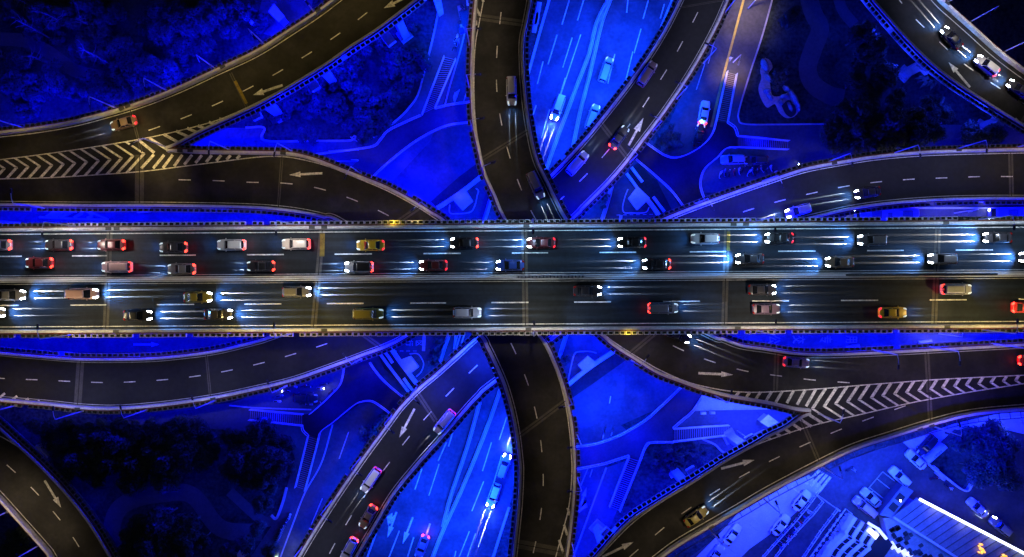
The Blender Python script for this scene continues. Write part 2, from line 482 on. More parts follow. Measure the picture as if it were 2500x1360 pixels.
for x0, y0, x1, y1 in [(1360, 85, 1338, 157), (1397, 92, 1374, 165), (1418, 84, 1362, 252), (1533, 0, 1530, 31), (1583, 0, 1570, 46), (1501, 132, 1484, 204), (1545, 126, 1528, 195),
                       (1309, 257, 1300, 285), (1342, 267, 1322, 337), (1622, 10, 1612, 45),
                       (1072, 1133, 1047, 1210), (1030, 1145, 1013, 1195), (975, 1296, 950, 1360), (1010, 1312, 995, 1360), (1181, 1175, 1152, 1248), (1146, 1297, 1121, 1360),
                       (1161, 1302, 1141, 1360), (1237, 1018, 1219, 1074), (1113, 1345, 1108, 1370), (1565, 70, 1548, 130), (1600, 95, 1590, 130), (1380, 190, 1365, 240), (1326, 150, 1312, 205), (1390, 0, 1372, 60), (1425, 0, 1410, 50), (1200, 1080, 1178, 1150), (1225, 1110, 1205, 1180), (1190, 1270, 1168, 1335), (1090, 1080, 1070, 1125), (1110, 1040, 1095, 1090), (1478, 1042, 1471, 1072), (1498, 1042, 1492, 1064), (1491, 967, 1488, 985)]:
    line_px(b, [(x0, y0), (x1, y1)], 0.2, gz + 0.006)
line_px(b, [(1283, 225), (1268, 265)], 0.18, gz + 0.006)
struct(b, 'lane_line', paint, ns)
b = MB()
for x0, y0, x1, y1 in [(1700, 219, 1721, 155), (1729, 155, 1745, 97), (851, 1055, 828, 1120), (787, 1217, 760, 1281)]:
    line_px(b, [(x0, y0), (x1, y1)], 0.17, 0.032)
struct(b, 'lane_line', paint_worn, side_tr)
b = MB()
for pts in [[(960, 857), (1030, 857)], [(1505, 525), (1610, 523)]]:
    dashes(b, spline(WL(pts, 0.03), 4), 0.7, 0.6, 0.12)
for pts in [[(1036, 815), (1034, 857)], [(1516, 525), (1514, 545)]]:
    line_px(b, pts, 0.6, 0.034)
line_px(b, [(0, 541), (50, 545)], 0.4, 0.034)
line_px(b, [(62, 547), (95, 548)], 0.4, 0.034)
struct(b, 'lane_line', paint_worn, ew)
# painted nose of the street's traffic island
b = MB(); z = 0.020
line_px(b, [(95, 530), (180, 534), (265, 536)], 0.35, z); line_px(b, [(205, 512), (235, 524), (265, 536)], 0.35, z)
for a, c, e in [((120, 528), (170, 512), None), ((145, 531), (188, 512), None), ((180, 532), (202, 520), (197, 514)), ((212, 533), (226, 527), (212, 514))]:
    line_px(b, [a, c], 0.55, z + 0.004)
    if e: line_px(b, [c, e], 0.55, z + 0.004)
b.sheet(WL([(110, 528), (132, 513), (170, 513), (140, 530)], z), z + 0.008)
struct(b, 'hatched_marking', paint_worn, ew)
arrow((326, 841), (388, 841), 0.014, ew, paint_worn, head=0.3, hw=1.0)
arrow((1008, 1263), (983, 1328), gz, ns, head=0.42); arrow((1050, 1278), (1028, 1345), gz, ns, head=0.42)
arrow((968, 1250), (946, 1312), gz, ns, head=0.42)
b = MB(); b.sheet(WL([(968, 1252), (955, 1278), (950, 1278), (948, 1284), (944, 1262), (958, 1252), (958, 1262)], gz), gz + 0.007)
b.build('arrow_marking', paint, ns)
arrow((1416, 1240), (1432, 1190), 0.026, side_br, paint_worn, head=0.42, hw=0.9)
b = MB(); b.sheet(WL([(1412, 1246), (1422, 1232), (1432, 1228), (1430, 1218), (1434, 1238), (1424, 1243), (1414, 1252)], 0.026), 0.033)
b.build('arrow_marking', paint_worn, side_br)
b = MB()
line_px(b, [(1436, 1142), (1412, 1200)], 0.15, 0.033); line_px(b, [(1446, 1146), (1440, 1165)], 0.15, 0.033)
line_px(b, [(1075, 235), (1065, 262)], 0.15, 0.033); line_px(b, [(1105, 262), (1122, 218)], 0.15, 0.033); line_px(b, [(1130, 255), (1138, 228)], 0.15, 0.033)
b.sheet(WL([(1106, 238), (1110, 226), (1121, 220), (1116, 238), (1108, 248)], 0.026), 0.033)
struct(b, 'lane_line', paint_worn, side_tl)
# zebra crossing and bays of the parking lot
b = MB()
for i in range(4):
    o = (i * 10.5, i * 6.2)
    b.sheet(WL([(1965 + o[0], 1180 + o[1]), (1971 + o[0], 1183.5 + o[1]), (2004 + o[0] * .85, 1150 + o[1] * .85), (1998 + o[0] * .85, 1146.5 + o[1] * .85)], 0.03), 0.036)
b.sheet(WL([(1934, 1186), (1931, 1190), (1953, 1207), (1957, 1202)], 0.03), 0.036)
struct(b, 'zebra_crossing', paint, lot)
b = MB()
for pts in [[(2155, 1152), (2118, 1195)], [(2155, 1152), (2185, 1175)], [(2140, 1168), (2172, 1193)], [(2122, 1190), (2158, 1218)], [(1828, 1279), (1850, 1296)], [(1775, 1335), (1795, 1352)], [(1850, 1230), (1798, 1283)]]:
    line_px(b, pts, 0.14, 0.034)
struct(b, 'bay_line', paint_worn, lot)
# lettering painted on the street: the bus lane and the school-zone words, read in driving direction
def lettering(chars, z, parent, size, rz, sx=1.0):
    for ch, px, py in chars:
        cu = bpy.data.curves.new('lettering', 'FONT')
        cu.body = ch; cu.size = size; cu.align_x = 'CENTER'; cu.align_y = 'CENTER'
        t = bpy.data.objects.new('lettering', cu)
        C.objects.link(t)
        bpy.context.view_layer.update()
        dg = bpy.context.evaluated_depsgraph_get()
        me = bpy.data.meshes.new_from_object(t.evaluated_get(dg))
        bpy.data.objects.remove(t)
        me.materials.clear(); me.materials.append(paint_worn)
        o = bpy.data.objects.new('lettering', me)
        C.objects.link(o)
        p = W(px, py, z + 0.007)
        o.matrix_basis = Matrix.Translation(p) @ Matrix.Rotation(rz, 4, 'Z') @ Matrix.Diagonal((sx, 1, 1, 1))
        o.parent = parent
lettering([('公', 1888, 829), ('交', 1948, 829), ('专', 2014, 829), ('用', 2077, 829)], 0.014, ew, 2.6, R(-90), 0.62)
lettering([('区', 1022, 838), ('行', 998, 838), ('慢', 972, 838)], 0.016, ew, 1.55, R(-90), 0.8)

# ================================================================== THE FLYOVERS
PLANTER_SPOTS = []      # (world pos, angle, which flyover)
def in_frame(p, m=12):
    k = 2500.0 / (1.5 * (CAM_Z - p.z))
    x = 1250 + p.x * k; y = 680 - p.y * k
    return -m < x < 2500 + m and -m < y < 1360 + m
def side_sign(path, other):
    i = len(path) // 2
    t = tangent(path, i); q = min(other, key=lambda v: (v - path[i]).length) - path[i]
    return 1.0 if (-t.y * q.x + t.x * q.y) > 0 else -1.0
def edge_parts(root, path, s, key, planters=True, par_m=concrete, line_m=None):
    b = MB(); b.sweep(path, [(-.003 * s, -.25), (-.003 * s, .84), (.02 * s, .87), (.42 * s, .87), (.47 * s, .55), (.52 * s, .003)][::(1 if s < 0 else -1)])
    b.build('parapet', par_m, root)
    b = MB(); b.sweep(offset(path, -.13 * s), [(-.10, .42), (-.10, .66), (.10, .66), (.10, .42)])
    b.build('railing', rust, root)
    if line_m:
        b = MB(); ribbon(b, offset(path, .98 * s), .15, .006)
        b.build('edge_line', line_m, root)
    if planters:
        pl = offset(path, -.57 * s); d = cum(pl); u = 0.5
        while u < d[-1] - 0.5:
            p = at(pl, d, u); q = at(pl, d, u + .1)
            p.z += 0.02
            if in_frame(p): PLANTER_SPOTS.append((p, math.atan2(q.y - p.y, q.x - p.x) + (0 if s > 0 else math.pi), key))
            u += 1.0
def joint(root, a, c, z, band=0.9, gap=True, m=joint_m):
    p, q = W(*a, z), W(*c, z)
    b = MB(); ribbon(b, [p, q], band, .0045)
    if gap: ribbon(b, [p, q], .14, .0075, 1)
    b.build('expansion_joint', [m, joint_gap], root)
def flyover(name, label, cat, z, L, Rr, LP, RP, key, kL=8, pads=(True, True), lines=(paint, paint), girder=True, thick=None):
    root = thing(name, label, cat, tuple(W(*L[len(L) // 2], 0)))
    if thick is None: thick = 2.8 if z > 10 else 2.25
    l, r = spline(WL(L, z), 8), spline(WL(Rr, z), 8)
    nl, nr = len(L) - 1, len(Rr) - 1
    def run_on(p, m=45.0, k=10):
        # the road carries on beyond the picture
        a, c = (p[0] - p[1]).normalized(), (p[-1] - p[-2]).normalized()
        return [p[0] + a * m * (k - i) / k for i in range(k)], [p[-1] + c * m * (i + 1) / k for i in range(k)]
    (l0, l1), (r0, r1) = run_on(l), run_on(r)
    lr, rr = resample(l, 170), resample(r, 170)
    lr, rr = l0 + lr + l1, r0 + rr + r1
    n = len(lr)
    b = MB(); T = .3
    vs = lr + rr + [p - Vector((0, 0, T)) for p in lr] + [p - Vector((0, 0, T)) for p in rr]
    fs = []
    for i in range(n - 1):
        fs += [(i, n + i, n + i + 1, i + 1), (2 * n + i, 2 * n + i + 1, 3 * n + i + 1, 3 * n + i), (i, i + 1, 2 * n + i + 1, 2 * n + i), (n + i, 3 * n + i, 3 * n + i + 1, n + i + 1)]
    fs += [(0, 2 * n, 3 * n, n), (n - 1, 2 * n - 1, 4 * n - 1, 3 * n - 1)]
    b.add(vs, fs)
    # consistent upward normals
    b.build('deck', asphalt_straight if key == 'M' else asphalt_main if key in 'CD' else asphalt_deck, root)
    b = MB(); secs = []
    for p, q in zip(lr, rr):
        secs.append([p.lerp(q, .012) - Vector((0, 0, T + .002)), p.lerp(q, .988) - Vector((0, 0, T + .002)), p.lerp(q, .97) - Vector((0, 0, thick)), p.lerp(q, .03) - Vector((0, 0, thick))])
    b.loft(secs); b.build('girder', girder_m, root)
    sl, sr = side_sign(l, r), side_sign(r, l)
    for (i0, i1) in LP: edge_parts(root, (l0 if i0 == 0 else []) + l[i0 * 8:i1 * 8 + 1] + (l1 if i1 == nl else []), sl, key, pads[0], parapet_white if key in 'MCDGH' else concrete, lines[0])
    for (i0, i1) in RP: edge_parts(root, (r0 if i0 == 0 else []) + r[i0 * 8:i1 * 8 + 1] + (r1 if i1 == nr else []), sr, key, pads[1], parapet_white if key in 'MCDGH' else concrete, lines[1])
    return root, lr[10:-10], rr[10:-10]
def piers(root, lr, rr, z, fracs, inset=.16, w=1.5, cap=True, top=None):
    if top is None: top = 2.82 if z > 10 else 2.27
    n = len(lr)
    for f in fracs:
        i = int(f * (n - 1)); p, q = lr[i], rr[i]
        t = tangent(lr, i); rz = math.atan2(t.y, t.x)
        for u in (inset, 1 - inset):
            c = p.lerp(q, u)
            b = MB(); b.box((c.x, c.y, (z - top) / 2), (w, w, z - top), rz)
            b.box((c.x, c.y, .25), (w + 1.0, w + 1.0, .5), rz)
            b.build('pier', girder_m, root)
        if cap:
            a1, a2 = p.lerp(q, .03), p.lerp(q, .97)
            m = (a1 + a2) / 2; dv = a2 - a1
            b = MB(); b.box((m.x, m.y, z - top - .46), (1.7, dv.length, .9), rz); b.build('pier_cap', girder_m, root)

NOSE_L, NOSE_R = (412, 366), (1975, 1004)
# -- A: top centre ramp that runs down under the main deck and out to the right
A_L = [(1168, -60), (1160, 0), (1153, 80), (1149, 176), (1151, 270), (1157, 323), (1165, 360), (1180, 423), (1203, 476), (1235, 545), (1330, 690), (1455, 808), (1497, 845),
       (1544, 875), (1603, 911), (1662, 934), (1720, 954), (1779, 969), (1875, 986), NOSE_R, (2100, 990), (2250, 965), (2400, 942), (2560, 918)]
A_R = [(1304, -60), (1298, 0), (1287, 59), (1279, 103), (1280, 176), (1286, 250), (1297, 323), (1313, 391), (1340, 447), (1361, 491), (1392, 545), (1500, 690), (1726, 811), (1765, 824), (1809, 840),
       (1875, 850), (1934, 859), (2001, 862), (2110, 859), (2228, 853), (2316, 848), (2560, 835)]
fa, la, ra = flyover('flyover_ramp', 'curved ramp from the top edge under the wide deck to the right edge', 'flyover', Z_HIGH, A_L, A_R, [(0, 19)], [(0, 21)], 'A', lines=(None, None))
# -- B: left ramp that runs under the main deck and down to the bottom edge
B_L = [(-60, 407), (0, 402), (100, 393), (200, 386), (340, 375), NOSE_L, (500, 369), (625, 371), (713, 374), (772, 388), (831, 410), (890, 433), (949, 457), (1007, 488), (1051, 515), (1097, 547), (1200, 660),
       (1316, 812), (1342, 850), (1369, 915), (1384, 965), (1397, 1030), (1403, 1090), (1405, 1140), (1403, 1210), (1394, 1298), (1385, 1360), (1374, 1420)]
B_R = [(-60, 503), (0, 503), (206, 505), (353, 505), (529, 507), (625, 510), (690, 515), (740, 522), (790, 533), (835, 547), (1040, 680), (1165, 813), (1188, 850), (1212, 900), (1230, 944), (1247, 1003),
       (1258, 1060), (1264, 1110), (1267, 1151), (1264, 1225), (1257, 1298), (1250, 1360), (1242, 1420)]
fb, lb, rb = flyover('flyover_ramp', 'curved ramp from the left edge under the wide deck to the bottom edge', 'flyover', Z_HIGH, B_L, B_R, [(5, 27)], [(0, 22)], 'B', lines=(None, None))
# -- E: top left ramp, joins B at the hatched gore
E_L = [(-60, 330), (0, 323), (88, 313), (176, 298), (265, 275), (353, 248), (441, 213), (529, 172), (625, 127), (713, 72), (772, 33), (816, 0), (880, -50)]
E_R = [(-60, 406.4), (0, 401.5), (100, 392.6), (200, 385.5), (340, 374.4), (411.5, 365.6), (500, 322), (625, 264), (713, 215), (801, 161), (860, 119), (919, 81), (978, 37), (1025, 0), (1090, -55)]
fe, le, re_ = flyover('flyover_ramp', 'ramp climbing to the top edge from the hatched gore at the left edge', 'flyover', Z_HIGH, E_L, E_R, [(0, 12)], [(5, 14)], 'E', lines=(None, None))
# -- F: bottom right ramp, joins A at the hatched gore
F_L = [(1385, 1420), (1440, 1368), (1500, 1300), (1544, 1259), (1603, 1221), (1647, 1194), (1691, 1168), (1765, 1121), (1838, 1080), (1875, 1058), (1913, 1040), (1974.5, 1005), (2100.4, 990.5), (2250.4, 965.5), (2400.4, 942.5), (2560, 918.5)]
F_R = [(1540, 1420), (1617, 1357), (1662, 1325), (1720, 1291), (1809, 1240), (1875, 1201), (1993, 1139), (2081, 1097), (2169, 1068), (2287, 1032), (2375, 1012), (2500, 1000), (2560, 996)]
ff, lf, rf = flyover('flyover_ramp', 'ramp from the bottom edge to the right hatched gore, with a pipe catwalk outside', 'flyover', Z_HIGH, F_L, F_R, [(0, 11)], [(0, 12)], 'F', pads=(True, False), lines=(None, None))
# -- C: diagonal ramp from the top, under the main deck, out to the left
C_L = [(1683, -50), (1658, 0), (1624, 68), (1581, 138), (1521, 221), (1462, 296), (1423, 343), (1382, 388), (1338, 432), (1200, 560), (1000, 690), (800, 772), (700, 806), (654, 822), (625, 831), (529, 854), (441, 866),
       (353, 873), (206, 874), (103, 867), (0, 858), (-60, 852)]
C_R = [(1806, -50), (1779, 0), (1750, 65), (1706, 147), (1662, 218), (1618, 282), (1574, 340), (1532, 396), (1485, 450), (1426, 509), (1397, 538), (1220, 690), (1007, 815), (949, 846), (890, 868), (801, 901), (713, 931),
       (625, 952), (529, 972), (412, 989), (294, 999), (206, 997), (118, 988), (0, 978), (-60, 970)]
fc, lc, rc = flyover('flyover_ramp', 'diagonal ramp from the top edge under the wide deck to the left edge', 'flyover', Z_LOW, C_L, C_R, [(0, 21)], [(0, 24)], 'C', lines=(None, None))
# -- D: right ramp, under the main deck, diagonal to the bottom edge
D_L = [(2560, 362), (2500, 363), (2375, 366), (2257, 370), (2140, 380), (2051, 394), (1963, 411), (1875, 439), (1779, 472), (1691, 504), (1618, 533), (1540, 565), (1330, 680), (1160, 824), (1125, 856), (1066, 909),
       (1022, 946), (978, 991), (943, 1038), (890, 1110), (831, 1195), (772, 1286), (731, 1354), (695, 1420)]
D_R = [(2560, 488), (2500, 488), (2404, 488), (2287, 491), (2169, 500), (2081, 512), (2022, 525), (1972, 537), (1930, 548), (1760, 600), (1480, 740), (1216, 929), (1169, 969), (1125, 1017), (1078, 1071), (1022, 1134),
       (963, 1207), (919, 1281), (878, 1351), (840, 1420)]
fd, ld, rd = flyover('flyover_ramp', 'ramp from the right edge under the wide deck to the bottom edge', 'flyover', Z_LOW, D_L, D_R, [(0, 23)], [(0, 19)], 'D', lines=(None, None))
G_L = [(2085, -50), (2120, 0), (2152, 38), (2210, 104), (2268, 161), (2326, 206), (2384, 244), (2440, 280), (2510, 322), (2580, 358)]
G_R = [(2255, -50), (2296, 0), (2331, 32), (2375, 71), (2434, 124), (2500, 174), (2580, 228)]
fg, lg, rg = flyover('flyover_ramp', 'short stretch of ramp cutting across the top right corner', 'flyover', Z_LOW, G_L, G_R, [(0, 9)], [(0, 6)], 'G', lines=(None, None), pads=(True, False))
H_L = [(-60, 985), (-5, 1030), (50, 1080), (110, 1136), (167, 1197), (225, 1270), (280, 1360), (320, 1430)]
H_R = [(-60, 1160), (-5, 1210), (55, 1276), (112, 1340), (126, 1360), (165, 1430)]
fh, lh, rh = flyover('flyover_ramp', 'short stretch of ramp cutting across the bottom left corner', 'flyover', Z_LOW, H_L, H_R, [(0, 7)], [(0, 5)], 'H', lines=(None, None), pads=(True, False))
# -- the main deck
M_L = [(-180, 559.3), (600, 553.8), (1250, 549.2), (1900, 544.7), (2680, 539.2)]
M_R = [(-180, 813.5), (600, 809.2), (1250, 805.6), (1900, 802.0), (2680, 797.8)]
fm, lm, rm = flyover('viaduct', 'wide straight elevated road crossing the picture from edge to edge', 'viaduct', Z_MAIN, M_L, M_R, [(0, 4)], [(0, 4)], 'M', thick=2.0)
def ymid(x): return 684.0 - 0.0060 * x
piers(fm, lm, rm, Z_MAIN, [.06, .17, .28, .40, .62, .74, .85, .95], inset=.22, w=2.0, top=2.05)
piers(fa, la, ra, Z_HIGH, [.04, .70, .80, .9])
piers(fb, lb, rb, Z_HIGH, [.06, .16, .27, .93])
piers(fe, le, re_, Z_HIGH, [.10, .36, .58, .72, .90])
piers(ff, lf, rf, Z_HIGH, [.08, .28, .42, .60, .80])
piers(fc, lc, rc, Z_LOW, [.03, .85, .93], w=1.3)
piers(fd, ld, rd, Z_LOW, [.05, .14, .97], w=1.3)
piers(fg, lg, rg, Z_LOW, [.42, .80], inset=.06)
piers(fh, lh, rh, Z_LOW, [.30, .90], inset=.06)

# centre lines of the ramps (dashes 2 m / 4 m)
CEN = {
 'A1': [(1240, -60), (1228, 0), (1221, 50), (1213, 130), (1213, 220), (1224, 300), (1243, 378), (1270, 456), (1303, 527), (1345, 590)],
 'A2': [(1500, 745), (1588, 812), (1662, 853), (1742, 884), (1821, 906), (1905, 918), (1988, 928), (2095, 936)],
 'B1': [(428, 438), (441, 439), (524, 441), (607, 445), (690, 447), (770, 458), (848, 482), (926, 515), (1000, 555)],
 'B2': [(1200, 760), (1230, 805), (1260, 865), (1290, 941), (1311, 1021), (1323, 1104), (1326, 1190), (1318, 1270), (1303, 1345), (1285, 1410)],
 'E': [(355, 321), (367, 317), (445, 289), (522, 257), (597, 221), (668, 183), (738, 141), (808, 96), (873, 49), (930, 2), (975, -40)],
 'F': [(1530, 1366), (1590, 1314), (1657, 1260), (1728, 1212), (1801, 1168), (1876, 1128), (1953, 1091), (2036, 1055), (2114, 1025), (2212, 990)],
 'C1': [(1740, -50), (1706, 25), (1671, 93), (1634, 160), (1594, 223), (1560, 275), (1520, 325), (1450, 407), (1394, 463), (1340, 515)],
 'C2': [(880, 805), (806, 836), (732, 860), (656, 882), (581, 900), (502, 915), (424, 925), (346, 931), (267, 934), (190, 932), (109, 928), (29, 925), (-50, 921)],
 'D1': [(2560, 430), (2470, 431), (2400, 431), (2318, 434), (2237, 437), (2156, 443), (2076, 453), (2000, 468), (1922, 486), (1844, 508), (1760, 536), (1690, 566)],
 'D2': [(1230, 832), (1164, 893), (1108, 948), (1052, 1006), (999, 1066), (950, 1130), (905, 1190), (858, 1259), (817, 1328), (785, 1390)],
 'G': [(2180, -20), (2226, 37), (2283, 92), (2341, 146), (2408, 194), (2476, 238), (2545, 282)],
 'H': [(-50, 1078), (28, 1145), (86, 1200), (139, 1260), (185, 1322), (220, 1385)],
}
CENW = {}
for k, (root, z) in {'A1': (fa, Z_HIGH), 'A2': (fa, Z_HIGH), 'B1': (fb, Z_HIGH), 'B2': (fb, Z_HIGH), 'E': (fe, Z_HIGH), 'F': (ff, Z_HIGH), 'C1': (fc, Z_LOW), 'C2': (fc, Z_LOW),
                     'D1': (fd, Z_LOW), 'D2': (fd, Z_LOW), 'G': (fg, Z_LOW), 'H': (fh, Z_LOW)}.items():
    CENW[k] = spline(WL(CEN[k], z), 8)
    b = MB(); dashes(b, CENW[k], 2.15, 3.9, .17, phase=0.6)
    b.build('lane_line', paint, root)
# edge lines that run free of the parapet
def eline(root, pts, z, w=.18, m=paint):
    b = MB(); ribbon(b, spline(WL(pts, z), 8), w, .006); b.build('edge_line', m, root)
def inner(path, other, a):
    s = side_sign(path, other); return offset(path, a * s)
def eline_w(root, path, w=.15, m=paint):
    b = MB(); ribbon(b, path, w, .006); b.build('edge_line', m, root)
lA, rA = spline(WL(A_L, Z_HIGH), 8), spline(WL(A_R, Z_HIGH), 8)
eline(fa, [(1186, -50), (1180, 0), (1170, 55), (1161, 105), (1157, 176), (1159, 270), (1165, 330), (1173, 372), (1188, 430), (1212, 486), (1240, 545)], Z_HIGH)
eline_w(fa, inner(rA, lA, .85), .13, paint_worn)
eline(fa, [(1465, 809), (1500, 836), (1550, 868), (1610, 903), (1680, 933), (1750, 950), (1809, 957), (1875, 957), (1993, 950), (2110, 940), (2228, 931), (2316, 925), (2520, 915)], Z_HIGH)
lB, rB = spline(WL(B_L, Z_HIGH), 8), spline(WL(B_R, Z_HIGH), 8)
eline_w(fb, inner(rB, lB, .85), .13)
eline(fb, [(-40, 441), (0, 437), (118, 434), (250, 426), (353, 418), (441, 407), (529, 396), (625, 384), (680, 382), (730, 388), (800, 406), (880, 438), (950, 468), (1020, 506), (1080, 545)], Z_HIGH)
eline(fb, [(1310, 812), (1336, 855), (1361, 915), (1377, 970), (1389, 1040), (1395, 1110), (1396, 1160), (1390, 1230), (1376, 1290), (1362, 1340), (1352, 1380)], Z_HIGH)
lE, rE = spline(WL(E_L, Z_HIGH), 8), spline(WL(E_R, Z_HIGH), 8)
eline_w(fe, inner(lE, rE, .85), .13)
eline(fe, [(-40, 395), (0, 390), (118, 375), (265, 353), (382, 332), (500, 303), (560, 282), (625, 252), (713, 205), (801, 151), (860, 111), (919, 72), (978, 28), (1020, -6)], Z_HIGH)
lF, rF = spline(WL(F_L, Z_HIGH), 8), spline(WL(F_R, Z_HIGH), 8)
eline_w(ff, inner(rF, lF, .95), .13)
eline(ff, [(1400, 1420), (1470, 1352), (1540, 1281), (1610, 1229), (1691, 1180), (1765, 1132), (1830, 1095), (1875, 1075), (1984, 1039), (2096, 1013), (2213, 986), (2269, 975), (2375, 956), (2510, 935)], Z_HIGH)
lC, rC = spline(WL(C_L, Z_LOW), 8), spline(WL(C_R, Z_LOW), 8)
eline_w(fc, inner(lC, rC, .8), .12, paint_worn); eline_w(fc, inner(rC, lC, .8), .12, paint_worn)
lD, rD = spline(WL(D_L, Z_LOW), 8), spline(WL(D_R, Z_LOW), 8)
eline_w(fd, inner(lD, rD, .8), .12, paint); eline_w(fd, inner(rD, lD, .85), .13, paint_worn)
lG, rG = spline(WL(G_L, Z_LOW), 8), spline(WL(G_R, Z_LOW), 8)
eline_w(fg, inner(rG, lG, 1.3), .12, paint_worn)
eline(fg, [(2330, 203), (2384, 234), (2420, 262), (2470, 288), (2540, 320)], Z_LOW, .16)
lH, rH = spline(WL(H_L, Z_LOW), 8), spline(WL(H_R, Z_LOW), 8)
eline_w(fh, inner(rH, lH, .9), .12, paint_worn)
eline(fh, [(-40, 1050), (0, 1065), (40, 1088), (80, 1115), (108, 1137)], Z_LOW, .16)
# arrows on the decks
arrow((690, 208), (618, 232), Z_HIGH, fe, hw=1.25, sw=.42); arrow((986, -4), (937, 20), Z_HIGH, fe, hw=1.25, sw=.42, head=.5)
arrow((787, 423), (706, 427), Z_HIGH, fb, hw=1.0, sw=.40)
arrow((1535, 355), (1571, 288), Z_LOW, fc, hw=1.3, sw=.4, head=.45)
arrow((1012, 998), (975, 1068), Z_LOW, fd, hw=1.1, sw=.4)
arrow((1705, 911), (1790, 915), Z_HIGH, fa, hw=1.0, sw=.42)
arrow((1761, 1144), (1842, 1123), Z_HIGH, ff, hw=1.15, sw=.42); arrow((1470, 1360), (1547, 1323), Z_HIGH, ff, hw=1.15, sw=.42)
arrow((2368, 213), (2316, 152), Z_LOW, fg, hw=1.15, sw=.42); arrow((109, 1173), (149, 1239), Z_LOW, fh, hw=1.15, sw=.42)

# hatched gores
def ray(p, d, poly):
    best = None
    for a, c in zip(poly, poly[1:]):
        ex, ey = c[0] - a[0], c[1] - a[1]
        den = d[0] * ey - d[1] * ex
        if abs(den) < 1e-9: continue
        t = ((a[0] - p[0]) * ey - (a[1] - p[1]) * ex) / den
        u = ((a[0] - p[0]) * d[1] - (a[1] - p[1]) * d[0]) / den
        if t > 0.5 and -.001 <= u <= 1.001 and (best is None or t < best): best = t
    return None if best is None else (p[0] + d[0] * best, p[1] + d[1] * best)
def arm(b, p, q, z, w=.52):
    a, c = W(*p, z), W(*q, z)
    ribbon(b, [a, c], w, .0055)
def gore(root, apexes, up, lo, upline, loline, z, halves):
    b = MB()
    for p in apexes:
        for d, ln in ((up, upline), (lo, loline)):
            q = ray(p, d, ln)
            if q:
                a, c = W(*p, z), W(*q, z); t = (c - a).normalized()
                # mitred arm: level ends along the travel direction
                hx = Vector((.62, 0, 0)) / 2
                b.add([(v.x, v.y, v.z + .0055) for v in (a - hx, a + hx, c + hx, c - hx)], [(0, 1, 2, 3)])
    for p, q in halves: arm(b, p, q, z, .50)
    b.build('hatched_marking', paint, root)
UR = [(1809, 957), (1875, 957), (1993, 950), (2110, 940), (2228, 931), (2316, 925), (2520, 915)]
LR_ = [(1830, 1095), (1875, 1075), (1984, 1039), (2096, 1013), (2213, 986), (2269, 975), (2375, 956), (2510, 935)]
apr = [(1984, 997), (2013, 991), (2041, 985), (2070, 980), (2098, 975), (2128, 970), (2156, 965), (2185, 961), (2214, 957), (2244, 953), (2273, 949), (2302, 945), (2331, 942), (2360, 939), (2390, 936), (2420, 933), (2450, 930), (2480, 928), (2508, 926)]
# the gore paint lies across the seam of both decks: upper arms belong to A, lower arms to F
gore(fa, apr, (.105, -.160), (0, 0.0001), UR, [], Z_HIGH, [((1805, 957), (1796, 967)), ((1831, 957), (1820, 973)), ((1857, 957), (1842, 979)), ((1884, 956), (1868, 982)), ((1910, 955), (1894, 982)), ((1938, 953), (1921, 984)), ((1966, 952), (1946, 988)), ((1992, 950), (1968, 992))])
gore(ff, [(x - .6, y + .9) for x, y in apr], (0, .0001), (.170, .110), [], LR_, Z_HIGH, [((1976, 1013), (2008, 1033)), ((1953, 1023), (1981, 1041)), ((1932, 1033), (1956, 1049)), ((1912, 1044), (1930, 1057)), ((1890, 1054), (1906, 1065)), ((1869, 1064), (1881, 1073)), ((1849, 1074), (1857, 1081))])
UL = [(-80, 399), (0, 390), (118, 375), (265, 353), (382, 332), (500, 303), (580, 275)]
LL = [(-80, 442), (0, 437), (118, 434), (250, 426), (353, 418), (441, 407), (529, 396), (625, 384)]
apl = [(351, 376), (324, 381.5), (296, 387), (268, 390), (240, 393), (211, 396), (182, 399), (154, 401.5), (126, 404), (96, 406), (68, 408), (40, 410), (10, 412), (-20, 414)]
gore(fe, [(x, y - 1.2) for x, y in apl], (-.150, -.098), (0, .0001), UL, [], Z_HIGH, [((377, 373), (336, 340)), ((410, 366), (364, 337)), ((436, 348), (400, 328)), ((462, 335), (430, 320)), ((485, 325), (457, 313)), ((505, 316), (483, 307)), ((527, 304), (510, 298)), ((547, 293), (535, 290))])
gore(fb, apl, (0, -.0001), (-.120, .132), [], LL, Z_HIGH, [((376, 377), (345, 411)), ((401, 378), (374, 411)), ((422, 378), (398, 410)), ((445, 378), (425, 406)), ((469, 378), (450, 402)), ((493, 379), (477, 398)), ((517, 379), (503, 396)), ((540, 379), (528, 393)), ((563, 379), (553, 390)), ((586, 379), (578, 388))])
def bars(root, segs, z, w=.42):
    b = MB()
    for p, q in segs: arm(b, p, q, z, w)
    b.build('hatched_marking', paint, root)
bars(fa, [((1162, 18), (1172, 38)), ((1163, 62), (1162, 50)), ((1180, 5), (1176, -14))], Z_HIGH)
bars(fb, [((1386, 1240), (1391, 1258)), ((1377, 1281), (1385, 1307)), ((1365, 1318), (1375, 1350))], Z_HIGH)
bars(fc, [((12, 960), (-8, 976)), ((42, 967), (22, 982)), ((70, 973), (52, 985)), ((97, 978), (82, 988)), ((126, 983), (114, 990))], Z_LOW)
bars(fg, [((2412, 258), (2428, 274)), ((2444, 276), (2468, 302)), ((2478, 290), (2505, 318))], Z_LOW, .6)
bars(fh, [((18, 1056), (30, 1080)), ((-10, 1044), (-4, 1062))], Z_LOW, .5)

